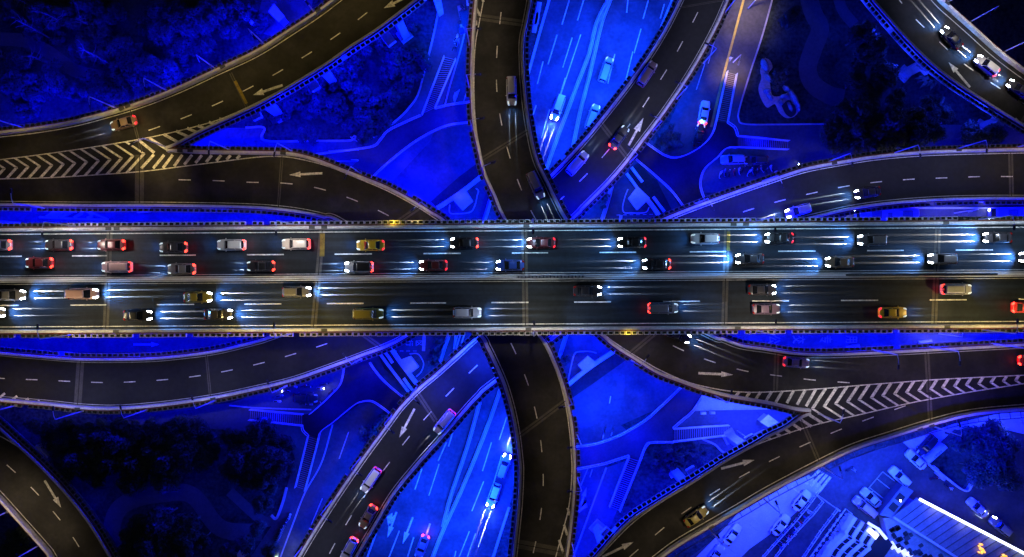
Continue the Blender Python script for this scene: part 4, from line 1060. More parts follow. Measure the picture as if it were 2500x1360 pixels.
# ground lamps that show, and one added at the stairs
def post_lamp(px, py, z, tip_px, label, lit=None, e=0, col=WARM, h=8.0, head=steel):
    base = W(px, py, z); d = Vector((tip_px[0], -tip_px[1], 0)).normalized()
    t = thing('street_lamp', label, 'street lamp', tuple(base), math.atan2(d.y, d.x), 'street lamps at ground level')
    b = MB(); b.tube([base, base + Vector((0, 0, h))], .12, 6, r2=.07); b.build('pole', steel, t)
    b = MB(); b.tube([base + Vector((0, 0, h)), base + d * 1.5 + Vector((0, 0, h + .3))], .06, 5); b.build('arm', steel, t)
    c = base + d * 1.8 + Vector((0, 0, h + .28))
    b = MB(); b.box(c, (.8, .32, .14), math.atan2(d.y, d.x)); hd = b.build('lamp_head', head, t)
    b = MB(); b.box(c - Vector((0, 0, .085)), (.5, .22, .03), math.atan2(d.y, d.x)); b.build('lens', lit or lamp_soft, hd)
    if e:
        l = light('lamp_light', 'SPOT', tuple(c - Vector((0, 0, .3))), e * 1.4, col, .25); l.data.spot_size = R(112); l.data.spot_blend = .8
        l.parent = t; l.matrix_parent_inverse = t.matrix_basis.inverted()
post_lamp(1827, 20, .12, (-1, .4), 'lamp over the yellow kerb at the top edge right of the diagonal ramp', lamp_on, 2800, (1.0, .72, .36))
post_lamp(1790, 152, .12, (-.3, 1), 'added lamp behind the walking person at the foot of the reddish stairs', lamp_soft, 900, (1.0, .68, .12), 4.6)  # post added for the warm light on the stair top
post_lamp(1800, 1052, .12, (1, .5), 'lamp with long shadow on the pale pavement below the right ramp', lamp_soft, 0, WARM, 7)
post_lamp(1992, 1206, .03, (1, .7), 'lamp between the white cars and the parking lot', lamp_soft, 0, WARM, 6)
post_lamp(2292, 815, .03, (0, -1), 'bright lamp on the street below the wide deck at right', lamp_on, 1500, (.7, .8, 1.0), 7)
post_lamp(2490, 1028, .1, (-1, .3), 'dark lamp post on the paved strip at the right edge', lamp_soft, 0, WARM, 7)
post_lamp(672, 1352, .12, (1, -.6), 'lamp lighting a small yellow tree at the bottom edge', lamp_soft, 420, (.9, 1.0, .35), 4)
post_lamp(2330, 520, .03, (-1, .2), 'white lamp beside the buses in the gap right of the wide deck', lamp_on, 700, (.8, .85, 1.0), 7)
# sodium glow on the parapet troughs (unseen points added above the planters, for a lamp below)
for px, py in ((960, 541), (1535, 818)):
    l = light('trough_glow', 'POINT', tuple(W(px, py, Z_MAIN + .9)), 150, (1.0, .72, .05), .4)

# ================================================================== BLUE FLOODLIGHTS UNDER THE DECKS, ADDED FILL LIGHTS BESIDE THEM
def flood(path, z, step, e, col=BLUE, s0=4.0, s1=None, side=0.0, fade=None):
    d = cum(path); s = s0; end = s1 if s1 is not None else d[-1]
    while s < end:
        p = at(path, d, s)
        if in_frame(Vector((p.x, p.y, 0)), 260):
            k = fade(p) if fade else 1.0
            if k > .01: light('flood_fill_light', 'POINT', (p.x, p.y, z), e * k, col, .5)
        s += step
def mids(l, r, i0=0.0, i1=1.0):
    n = len(l); return [(l[i] + r[i]) / 2 for i in range(int(i0 * (n - 1)), int(i1 * (n - 1)) + 1)]
KB = 1.85
flood(mids(la, ra, 0, .45), 9.6, 14, 9000 * KB, BLUE)
flood(mids(la, ra, .45, 1), 9.6, 15, 9500 * KB, BLUE)
flood(mids(lb, rb, .0, .5), 9.6, 14, 8500 * KB, BLUE)
flood(mids(lb, rb, .5, 1), 9.6, 14, 9500 * KB, BLUE)
flood(mids(le, re_), 9.8, 15, 13000 * KB, BLUE)
flood(mids(lf, rf), 9.6, 14, 6500 * KB, BLUE)
flood(mids(lc, rc, 0, .42), 5.4, 14, 5200 * KB, AZURE)
flood(mids(lc, rc, .42, 1), 5.4, 15, 1500 * KB, BLUE)
flood(mids(ld, rd, 0, .5), 5.4, 15, 1500 * KB, BLUE)
flood(mids(ld, rd, .55, 1), 5.4, 14, 4200 * KB, AZURE)
flood(mids(lg, rg), 5.2, 20, 420 * KB, BLUE)
flood(mids(lh, rh), 5.2, 20, 420 * KB, BLUE)
for y in (600, 765):
    flood([W(-60, y, 0), W(2560, y, 0)], 9.0, 17, 8500 * KB, BLUE)
# unseen lights added over the avenue for its brighter blue
for px, py, e in ((1440, 60, 8500), (1400, 180, 8500), (1560, 60, 8500), (1500, 200, 8500), (1380, 320, 6500), (1200, 1120, 8500), (1170, 1250, 9000), (1100, 1340, 8500), (1020, 1200, 5000), (1000, 1330, 5000)):
    light('flood_fill_light', 'POINT', tuple(W(px, py, 6.8)), e * KB, AZURE, .5)
for px, py, e, c, z in ((1480, 1000, 9000, AZURE, 7), (1440, 1240, 6000, BLUE, 7), (1800, 985, 2300, LAV, 7), (1880, 1020, 1600, LAV, 6), (1760, 1050, 1300, LAV, 7), (1010, 450, 6000, BLUE, 6), (1100, 60, 5000, AZURE, 7),  # unseen fill lights without fixtures, added to brighten single spots
                        (700, 250, 5000, BLUE, 9), (900, 200, 5500, BLUE, 9), (800, 320, 3500, BLUE, 8), (300, 60, 1500, BLUE, 13), (640, 40, 7000, BLUE, 8), (100, 250, 3800, BLUE, 11), (420, 170, 4200, BLUE, 11), (60, 130, 2200, BLUE, 10), (200, 120, 1800, BLUE, 13), (450, 80, 3500, BLUE, 13), (560, 110, 5000, BLUE, 9),
                        (1900, 1230, 3000, LAV, 8), (1780, 1320, 2400, LAV, 8), (2010, 1190, 1500, LAV, 8), (2200, 1140, 1800, LAV, 9), (2120, 1215, 1300, LAV, 8), (2090, 1150, 3600, (.002, .03, 1), 7), (2040, 1200, 1700, (.002, .03, 1), 7), (2180, 1130, 2600, (.005, .035, 1), 7), (2080, 1310, 1900, LAV, 16), (2290, 1300, 6500, (.008, .09, 1), 15), (2200, 1310, 1500, LAV, 10), (2430, 1340, 2400, LAV, 14),
                        (2230, 1350, 1500, LAV, 12), (2475, 1030, 1100, LAV, 6), (2400, 1130, 8000, (0, .004, 1), 17), (2440, 1240, 1500, BLUE, 7), (2340, 1180, 1500, BLUE, 8), (1980, 1350, 2500, BLUE, 7),
                        (1900, 200, 110, (.12, .10, 1), 4), (1960, 140, 220, BLUE, 5), (1870, 340, 1400, BLUE, 6), (1760, 400, 1800, BLUE, 6), (650, 1010, 1500, BLUE, 6), (760, 940, 1500, BLUE, 6), (850, 1120, 2200, BLUE, 7), (760, 1280, 2600, (.01, .012, 1), 7),
                        (1405, 500, 2600, BLUE, 11.5), (1465, 455, 2200, BLUE, 11.5), (1730, 520, 1700, BLUE, 11.5), (1830, 490, 1500, BLUE, 11.5), (1900, 480, 1400, BLUE, 11.5), (1150, 880, 3200, (.008, .03, 1), 11.5), (1195, 890, 2600, (.008, .03, 1), 11.5), (1070, 960, 1800, (.006, .02, 1), 11.5), (930, 835, 1100, BLUE, 11.5), (1640, 430, 3800, BLUE, 10), (1740, 360, 2000, BLUE, 9), (890, 920, 4500, BLUE, 10), (800, 1000, 2200, BLUE, 9), (980, 400, 3000, BLUE, 9), (1080, 280, 2500, BLUE, 9), (1560, 1070, 3000, BLUE, 9), (1450, 1110, 2500, BLUE, 9), (420, 1220, 350, BLUE, 7), (560, 1300, 250, BLUE, 6), (2085, 20, 450, (.01, .03, 1), 6.5), (2140, 80, 450, (.01, .03, 1), 6.5), (2195, 145, 600, (.01, .03, 1), 6.5), (2255, 200, 450, (.01, .03, 1), 6.5), (2320, 250, 450, (.01, .03, 1), 6.5), (2380, 285, 600, (.01, .03, 1), 6.5), (45, 1105, 450, (.01, .03, 1), 6.5), (110, 1170, 450, (.01, .03, 1), 6.5), (180, 1240, 450, (.01, .03, 1), 6.5), (240, 1320, 450, (.01, .03, 1), 6.5), (1690, 250, 2600, AZURE, 7)):
    light('flood_fill_light', 'POINT', tuple(W(px, py, z)), e * KB, c, .5)

# ================================================================== TREES AND SHRUBS
def leaf_crown(rx, ry, rz, lobes, leaves, size, seed, cz):
    rnd = random.Random(seed)
    b = MB()
    cs = []
    for i in range(lobes):
        while True:
            x, y, z = rnd.uniform(-1, 1), rnd.uniform(-1, 1), rnd.uniform(-.7, 1)
            if x * x + y * y + z * z < 1: break
        cs.append((x * rx * .78, y * ry * .78, cz + z * rz * .7, rnd.uniform(.26, .46) * min(rx, ry)))
    for (cx, cy, c_z, r) in cs:
        mi = rnd.choice((0, 0, 1))
        for k in range(leaves):
            u = Vector((rnd.gauss(0, 1), rnd.gauss(0, 1), rnd.gauss(.25, 1))).normalized()
            rr = r * rnd.uniform(.72, 1.1)
            p = Vector((cx, cy, c_z)) + Vector((u.x * rr, u.y * rr, u.z * rr * .8))
            n = (u + Vector((rnd.uniform(-.6, .6), rnd.uniform(-.6, .6), rnd.uniform(-.2, .8)))).normalized()
            t = n.cross(Vector((rnd.uniform(-1, 1), rnd.uniform(-1, 1), rnd.uniform(-1, 1)))).normalized(); w = n.cross(t)
            s = size * rnd.uniform(.6, 1.25)
            b.add([p - t * s, p - w * s * .55, p + t * s, p + w * s * .55], [(0, 1, 2, 3)], mi)
    return b
def tree_proto(kind, seed):
    if kind == 'tree': h, rx, rz, lobes, lv, sz = 7.2, 3.6, 2.6, 26, 120, .30
    elif kind == 'big': h, rx, rz, lobes, lv, sz = 8.5, 5.0, 3.2, 40, 130, .32
    else: h, rx, rz, lobes, lv, sz = 1.3, 1.5, .95, 11, 80, .20
    t = thing('shrub' if kind == 'shrub' else 'tree', 'x', 'shrub' if kind == 'shrub' else 'tree')
    b = MB(); top = h - rz * .2
    b.tube([(0, 0, -.05), (.1, .05, top * .5), (0, .1, top)], .28 if kind != 'shrub' else .07, 7, r2=.1 if kind != 'shrub' else .04)
    rnd = random.Random(seed + 5)
    for i in range(6 if kind != 'shrub' else 3):
        a = rnd.uniform(0, 6.28); q = Vector((math.cos(a), math.sin(a), 0)) * rx * .6
        b.tube([(0, .05, top * .55), tuple(q * .5 + Vector((0, 0, top * .85))), tuple(q + Vector((0, 0, h)))], .12 if kind != 'shrub' else .035, 5, r2=.03)
    b.build('trunk', bark_m, t)
    leaf_crown(rx, rx, rz, lobes, lv, sz, seed, h).build('crown', leaf_ms[:2], t)
    return t, [(c, []) for c in kids(t)]
TP = {'tree': [tree_proto('tree', s) for s in (1, 2, 3)], 'big': [tree_proto('big', s) for s in (11, 12)], 'shrub': [tree_proto('shrub', s) for s in (21, 22, 23)]}
rt = random.Random(42)
def plant(kind, px, py, s, label, group, leaf=None):
    pr, tr = rt.choice(TP[kind])
    # the pixel is where the crown shows: put the base under it
    hz = {'tree': 7, 'big': 8.5, 'shrub': 1.2}[kind] * s
    q = W(px, py, hz)
    r, ks = dup(pr, tr, (q.x, q.y, 0), rt.uniform(0, 6.28), label, group, (s * rt.uniform(.9, 1.1), s * rt.uniform(.9, 1.1), s * rt.uniform(.9, 1.1)))
    if leaf is not None:
        set_mat(ks['crown'][0], leaf_ms[leaf], 0)
for x, y, s in [(120, 1062, .75), (175, 1065, .9), (235, 1075, 1.0), (300, 1068, 1.05), (360, 1080, 1.0), (420, 1065, .95), (470, 1055, .8), (200, 1120, .95), (265, 1130, 1.05), (330, 1135, 1.0), (400, 1125, 1.05), (460, 1115, .9), (330, 1170, .8), (410, 1165, .85), (150, 1100, .7), (500, 1080, .7), (80, 1040, .5)]:
    plant('tree', x, y, s, 'dark dense tree in the belt below the lower left ramp', 'trees in the lower left belt')
for x, y, s in [(575, 1075, .8), (640, 1060, .85), (690, 1090, .75), (600, 1120, .9), (660, 1130, .9), (700, 1140, .6), (620, 1170, .8), (570, 1150, .7), (650, 1185, .6)]:
    plant('tree', x, y, s, 'dark tree in the round clump left of the reddish stairs', 'trees in the round clump at lower left')
for x, y, s in [(330, 1300, .9), (390, 1270, .95), (450, 1290, .9), (380, 1330, .95), (440, 1335, .85), (320, 1350, .7), (490, 1320, .6)]:
    plant('tree', x, y, s, 'dark tree in the round island of the lower left park', 'trees on the round island')
for x, y, s in [(640, 1235, .6), (600, 1330, .6), (560, 1350, .6), (630, 1290, .5), (50, 1320, .8), (30, 1350, .7)]:
    plant('tree', x, y, s, 'single small dark tree in the lower left park', 'small trees in the lower left park')
for x, y, s in [(2060, 290, .9), (2110, 285, 1.0), (2165, 300, 1.0), (2220, 295, .9), (2040, 335, .8), (2100, 335, .95), (2160, 340, .9), (2230, 335, .9), (2275, 320, .7), (2380, 325, .75), (2420, 330, .7)]:
    plant('tree', x, y, s, 'dark tree in the belt above the right ramp', 'trees in the belt at upper right', 2 if x % 3 == 0 else None)
for x, y, s in [(2100, 85, .8), (2130, 120, .85), (2155, 185, .8), (2100, 150, .6), (2090, 200, .6), (2130, 225, .7), (2190, 240, .6), (2270, 250, .6), (2300, 280, .55), (1925, 50, .45), (1940, 30, .4)]:
    plant('tree', x, y, s, 'dim tree in the park beside the top right ramp', 'trees in the upper right park')
for x, y, s in [(2400, 1090, 1.0), (2430, 1130, 1.1), (2390, 1150, .9), (2455, 1090, .9), (2460, 1170, .8)]:
    plant('big', x, y, s * .72, 'large leafy tree behind the dark garden at the right edge', 'large trees at the right edge')
plant('big', 2425, 1055, .55, 'orange tinged rounded tree beside the paved strip at the right edge', 'large trees at the right edge', 2)
plant('tree', 2360, 1075, .9, 'blue lit tree behind the tilted lamp above the dark garden', None)
plant('tree', 660, 1345, .5, 'small yellow lit tree at the bottom edge beside a lamp', None, 2)
for x, y, s in [(30, 205, .7), (75, 215, .8), (130, 200, .7), (165, 215, .6), (330, 185, .75), (370, 175, .8), (410, 180, .8), (350, 225, .6), (290, 235, .6), (240, 230, .55), (400, 80, .8), (440, 40, .8), (480, 60, .85), (520, 30, .8), (390, 30, .7), (450, 110, .7), (500, 110, .6), (560, 70, .6), (90, 30, .6), (300, 110, .6), (250, 40, .6), (30, 150, .5), (130, 165, .5)]:
    plant('tree', x, y, s, 'bushy tree in the blue lit wood at upper left', 'trees in the upper left wood')
for i in range(46):
    while True:
        x, y = rt.uniform(640, 1060), rt.uniform(30, 335)
        lim = 362 - (x - 470) * .66
        if y > lim + 22 and y < 335 and x < 1050 - (y - 60) * .27 - (35 if y > 240 else 0): break
    plant('shrub', x, y, rt.uniform(.9, 2.0), 'low rounded shrub on the dark lawn between the top left ramp and the curved kerb', 'shrubs on the upper left lawn')
for i in range(16):
    x, y = rt.uniform(1590, 1720), rt.uniform(1085, 1150)
    if y > 1100 + (1700 - x) * .25 - 20 and y < 1165 - (x - 1650) * .55: 
        plant('shrub', x, y, rt.uniform(.8, 1.7), 'round shrub on the lawn between the ribbed stairs and the lower right ramp', 'shrubs on the lower right lawn')
for x, y in [(1612, 365), (1630, 330), (1645, 345), (1622, 350), (965, 1000), (945, 1035), (925, 1050), (910, 1075), (900, 1060)]:
    plant('shrub', x, y, 1.5, 'dark shrub in the wedge beside a diagonal ramp', 'shrubs beside the diagonal ramps')
for x, y in [(1475, 480), (1468, 500), (1490, 440), (1062, 860), (1070, 835), (1056, 885), (1378, 880)]:
    plant('shrub', x, y, .8, 'small dark shrub along a short median wall near the wide deck', 'shrubs along the short median walls')
for x, y in [(1135, 28), (1138, 42), (1136, 55)]:
    plant('shrub', x, y, .9, 'small shrub beside the carts at the foot of the top centre ramp', 'shrubs beside the carts')
for i in range(60):
    while True:
        x, y = rt.uniform(0, 640), rt.uniform(5, 290)
        if y < 300 - x * .12 - max(0, x - 280) * .33 - 25 and not (x < 260 and 80 < y < 200 and abs(y - 95 - x * .38) < 28): break
    plant('shrub', x, y, rt.uniform(1.0, 2.2), 'low shrub in the undergrowth of the blue lit wood at upper left', 'undergrowth shrubs in the upper left wood')
for x, y, s in [(150, 1145, .8), (230, 1165, .7), (290, 1100, .9), (365, 1105, .95), (440, 1090, .9), (490, 1120, .7), (370, 1045, .6), (440, 1035, .55), (520, 1100, .6), (250, 1045, .6)]:
    plant('tree', x, y, s, 'dark dense tree in the belt below the lower left ramp', 'trees in the lower left belt')
for pr in TP.values():
    for t, tr in pr: drop(t, tr)
# bare pale trees leaning out in the upper left wood
def bare_tree(px, py, h, label, seed):
    rnd = random.Random(seed); base = W(px, py, 0)
    t = thing('bare_tree', label, 'tree', tuple(base), group='bare trees in the upper left wood')
    b = MB(); b.tube([base, base + Vector((.1, .1, h * .6)), base + Vector((-.1, .1, h))], .17, 6, r2=.06); b.build('trunk', pale_bark, t)
    b = MB()
    for i in range(12):
        z = h * rnd.uniform(.35, .98); a = rnd.uniform(0, 6.28); ln = rnd.uniform(.8, 2.2)
        p0 = base + Vector((0, .05, z)); p1 = p0 + Vector((math.cos(a) * ln, math.sin(a) * ln, ln * .6)); p2 = p1 + Vector((math.cos(a + .5) * ln * .5, math.sin(a + .5) * ln * .5, ln * .4))
        b.tube([p0, p1, p2], .06, 4, r2=.02)
    b.build('branches', pale_bark, t)
for i, (x, y, h, lab) in enumerate([(280, 163, 11, 'tallest bare pale tree, in the middle of the upper left wood'), (234, 73, 6, 'bare pale tree nearest the top edge of the wood'), (120, 92, 9, 'bare pale tree above the curved park path'), (168, 66, 7, 'short bare pale tree left of the tallest one'),
                                    (115, 156, 5, 'bare tree by the small lit post below the park path'), (36, 152, 5, 'bare pale tree at the left edge of the wood'), (82, 20, 6, 'bare pale tree in the top left corner')]):
    bare_tree(x, y, h, lab, i)
def palm(px, py, label, s=1.0):
    base = W(px, py, 0); t = thing('palm_tree', label, 'palm', tuple(base))
    b = MB(); b.tube([base, base + Vector((0, 0, 3.2 * s))], .2, 7, r2=.15); b.build('trunk', bark_m, t)
    b = MB()
    for i in range(18):
        a = i * 6.283 / 18 + .2; d = Vector((math.cos(a), math.sin(a), 0)); n = Vector((-d.y, d.x, 0)); z0 = 3.2 * s
        L = 2.6 * s * (1 if i % 2 else .75)
        pts = [base + d * (L * u) + Vector((0, 0, z0 + .9 * s * math.sin(u * 2.6) * (1.2 if i % 2 else 1.7) - .5 * u * u)) for u in (0, .25, .5, .75, 1)]
        ws = (.06, .34, .4, .3, .02)
        for k in range(4):
            b.add([pts[k] - n * ws[k], pts[k] + n * ws[k], pts[k + 1] + n * ws[k + 1], pts[k + 1] - n * ws[k + 1]], [(0, 1, 2, 3)])
    b.build('crown', leaf_ms[1], t)
palm(2240, 200, 'palm with radiating fronds in the park left of the top right ramp', 1.15)
palm(508, 118, 'small pale lit palm above the top left ramp', .7)
# rock garden with pond
t = thing('rock_garden', 'pale curved gravel bed with dark rocks and a small pond in the upper right park', 'rock garden', tuple(W(1880, 215, 0)))
b = MB(); p = spline(WL([(1868, 141), (1862, 150), (1856, 172), (1859, 190), (1852, 215), (1858, 240), (1872, 262), (1885, 257), (1893, 255), (1903, 275), (1920, 288), (1940, 284), (1950, 268), (1945, 245), (1930, 225), (1905, 235), (1885, 232), (1880, 205), (1876, 180), (1886, 165), (1880, 148), (1868, 141)], .05), 5)
b.prism([(v.x, v.y) for v in p[:-1]], -.02, .08); b.build('gravel_bed', sand_m, t)
b = MB(); p = spline(WL([(1908, 258), (1918, 278), (1932, 286), (1944, 274), (1940, 256), (1925, 244), (1908, 258)], .1), 5); b.sheet([(v.x, v.y) for v in p[:-1]], .095); b.build('pond', water_m, t)
def boulder(px, py, sx, sy, sz, rz, seed, parent):
    rnd = random.Random(seed); c = W(px, py, 0); secs = []
    for i in range(5):
        u = i / 4; r = math.sqrt(max(0.04, 1 - u * u)); z = sz * u
        sec = []
        for j in range(9):
            a = j * 6.283 / 9; k = r * rnd.uniform(.75, 1.12)
            x, y = math.cos(a) * sx * k, math.sin(a) * sy * k
            sec.append((c.x + x * math.cos(rz) - y * math.sin(rz), c.y + x * math.sin(rz) + y * math.cos(rz), z))
        secs.append(sec)
    b = MB(); b.loft(secs); b.build('boulder', rock_m, parent)
for i, (x, y, sx, sy, sz, a) in enumerate([(1866, 160, .7, 1.6, 1.3, .4), (1874, 190, .5, 1.2, 1.0, .6), (1872, 222, .8, .6, 1.2, 0), (1878, 236, .5, 1.1, .9, .5), (1912, 236, 1.0, .5, 1.1, .2), (1935, 240, .6, 2.2, 1.5, .5), (1945, 258, .4, 1.4, 1.2, .3), (1918, 218, .9, .5, 1.3, -.7), (1906, 250, .5, .8, .7, .3), (1928, 262, .35, 1.2, .8, .4)]):
    boulder(x, y, sx, sy, sz, a, i, t)
rng = random.Random(9)
for i in range(9):
    b = leaf_crown(.9, .9, .6, 7, 60, .17, 70 + i, .7)
    q = W(1893 + rng.uniform(-8, 26), 195 + rng.uniform(-22, 30), 0)
    o = b.build('shrub', leaf_ms[1:3]); o.location = q
    tag(o, 'small clipped shrub planted among the rocks of the rock garden', 'shrub', 'shrubs in the rock garden')
# ================================================================== VEHICLES
def car_proto(kind):
    t = thing('car', 'x', 'car')
    van = kind in ('van', 'suv')
    Lf = {'sedan': 2.32, 'suv': 2.36, 'van': 2.5}[kind]
    zt = {'sedan': 1.44, 'suv': 1.68, 'van': 1.95}[kind]
    bz = {'sedan': .93, 'suv': 1.08, 'van': 1.12}[kind]
    k = Lf / 2.32; up = bz - .93
    st = [(-2.32, .66, .36, .78), (-2.26, .80, .28, .88), (-2.05, .87, .24, .93), (-1.5, .905, .21, .965), (-.6, .92, .2, .965), (.7, .92, .2, .95), (1.4, .905, .21, .90), (1.95, .87, .22, .82), (2.2, .79, .25, .74), (2.32, .62, .33, .64)]
    b = MB(); secs = []
    for x, hw, z0, z1 in st:
        z1 += up
        half = [(hw * .86, z0), (hw, z0 + .14), (hw * 1.0, z1 - .22), (hw * .955, z1 - .07), (hw * .80, z1), (hw * .40, z1 + .02)]
        secs.append([(x * k, y, z) for y, z in half] + [(x * k, -y, z) for y, z in half[::-1]])
    b.loft(secs); b.build('body', PAINT['white'], t, smooth=True)
    if kind == 'sedan': bx0, bx1, rx0, rx1 = -1.72, 1.02, -1.02, .22
    elif kind == 'suv': bx0, bx1, rx0, rx1 = -2.18, 1.05, -1.92, .28
    else: bx0, bx1, rx0, rx1 = -2.42, 1.45, -2.30, .72
    def outline(x0, x1, hw, z, r):
        pts = []
        for cx, cy, a0 in ((x1 - r, hw - r, 0), (x0 + r, hw - r, 90), (x0 + r, -hw + r, 180), (x1 - r, -hw + r, 270)):
            for a in (0, 45, 90):
                pts.append((cx + r * math.cos(R(a0 + a)), cy + r * math.sin(R(a0 + a)), z))
        return pts
    b = MB(); b.loft([outline(bx0, bx1, .80, bz - .03, .22), outline((bx0 + rx0) / 2, (bx1 + rx1) / 2 + .05, .74, (bz + zt) / 2, .2), outline(rx0, rx1, .64, zt - .02, .16)])
    b.build('windows', glass_m, t, smooth=False)
    b = MB(); b.loft([outline(rx0 - .03, rx1 + .03, .665, zt - .045, .17), outline(rx0 + .02, rx1 - .02, .645, zt + .01, .17), outline(rx0 + .25, rx1 - .25, .45, zt + .035, .15)])
    for s in (-1, 1):
        b.tube([(bx1 - .06, s * .77, bz - .03), (rx1 - .02, s * .63, zt - .02)], .045, 5)
        b.tube([(bx0 + .06, s * .77, bz - .03), (rx0 + .02, s * .63, zt - .02)], .06, 5)
        xm = (rx0 + rx1) / 2
        b.tube([(xm, s * .815, bz - .03), (xm, s * .655, zt - .03)], .045, 5)
    b.build('roof', PAINT['white'], t, smooth=True)
    for s in (-1, 1):
        b = MB(); b.box((.78 * k, s * 1.0, bz - .02 + .03), (.16, .22, .13), 0, top=(.7, .8)); b.build('mirror', PAINT['white'], t)
        b = MB()
        b.loft([[(1.72 * k, s * .80, .74 + up), (1.72 * k, s * .60, .80 + up), (1.72 * k, s * .60, .90 + up), (1.72 * k, s * .80, .84 + up)],
                [(2.14 * k, s * .76, .58 + up), (2.14 * k, s * .50, .60 + up), (2.14 * k, s * .50, .80 + up), (2.14 * k, s * .76, .76 + up)],
                [(2.34 * k, s * .60, .52 + up), (2.34 * k, s * .44, .52 + up), (2.34 * k, s * .44, .70 + up), (2.34 * k, s * .60, .68 + up)]])
        b.build('headlight', head_off, t)
        b = MB()
        b.loft([[(-2.33 * k, s * .66, .66 + up), (-2.33 * k, s * .40, .66 + up), (-2.33 * k, s * .40, .86 + up), (-2.33 * k, s * .66, .86 + up)],
                [(-2.12 * k, s * .85, .68 + up), (-2.12 * k, s * .46, .68 + up), (-2.12 * k, s * .46, .965 + up), (-2.12 * k, s * .85, .93 + up)],
                [(-1.98 * k, s * .88, .72 + up), (-1.98 * k, s * .62, .72 + up), (-1.98 * k, s * .62, .965 + up), (-1.98 * k, s * .88, .93 + up)]])
        b.build('tail_light', tail_off, t)
        for x in (1.40, -1.38):
            b = MB(); b.tube([(x * k, s * .93, .32), (x * k, s * .70, .32)], .32, 14); w = b.build('wheel', tyre_m, t)
            b = MB(); b.tube([(x * k, s * .936, .32), (x * k, s * .92, .32)], .19, 10); b.build('rim', steel, w)
    return t, [(c, kids(c)) for c in kids(t)]
CP = {k: car_proto(k) for k in ('sedan', 'suv', 'van')}
HL = {'sedan': 2.32, 'suv': 2.36, 'van': 2.5}
beam_col = (.80, .88, 1.0)
hue = random.Random(17)
def car(kind, colour, px, py, dx, dy, z, label, head=0.0, tail='off', group=None, hc=beam_col, beam=5.0, glow=None, roof=None, front=False):
    """px,py = centre of the car (or of its front bumper when front=True); dx,dy = heading in the picture"""
    pr, tr = CP[kind]
    zc = z + .02
    d = Vector((dx, -dy, 0)).normalized(); rz = math.atan2(d.y, d.x)
    p = W(px, py, zc + .9)
    if front: p = p - d * HL[kind]
    p.z = zc
    r, ks = dup(pr, tr, p, rz, label, group)
    pm = PAINT[colour]
    for n in ('body', 'roof', 'mirror'):
        for o in ks[n]: set_mat(o, pm)
    if roof:
        for o in ks['roof']: set_mat(o, PAINT[roof])
    if hc is beam_col: hc = hue.choice(((.80, .88, 1.0), (.66, .82, 1.0), (.92, .92, 1.0), (1.0, .93, .84)))
    if head > 0:
        for o in ks['headlight']: set_mat(o, head_on if head > .35 else head_soft)
        if head > .05:
            for s in (-1, 1):
                l = light('headlight_beam', 'SPOT', (HL[kind] + .06, s * .58, .66), 95000 * head, hc, .03, r)
                l.data.spot_size = R(38); l.data.spot_blend = 1.0
                l.scale = (1.0, .10, 1.0)      # narrowed sideways to draw the streak of a moving headlight
                a = math.degrees(math.atan2(.66, beam)) + 11
                l.rotation_euler = (0, R(-90 + a), 0)
        gl = glow if glow is not None else head
        if gl > .02:
            l = light('headlight_glow', 'SPOT', (HL[kind] + .1, 0, .75), 3800 * gl, (.08, .32, 1.0), .15, r)
            l.data.spot_size = R(125); l.data.spot_blend = 1.0; l.rotation_euler = (0, R(-90 + 28), 0); l.location.z = 1.3
    if tail != 'off':
        for o in ks['tail_light']: set_mat(o, tail_on if tail == 'on' else tail_dim)
        l = light('tail_glow', 'POINT', (-HL[kind] - .35, 0, .7), 26 if tail == 'on' else 8, (1, .03, .02), .2, r)
    return r, ks
GM = 'cars on the wide straight deck'
yl = lambda y0: y0
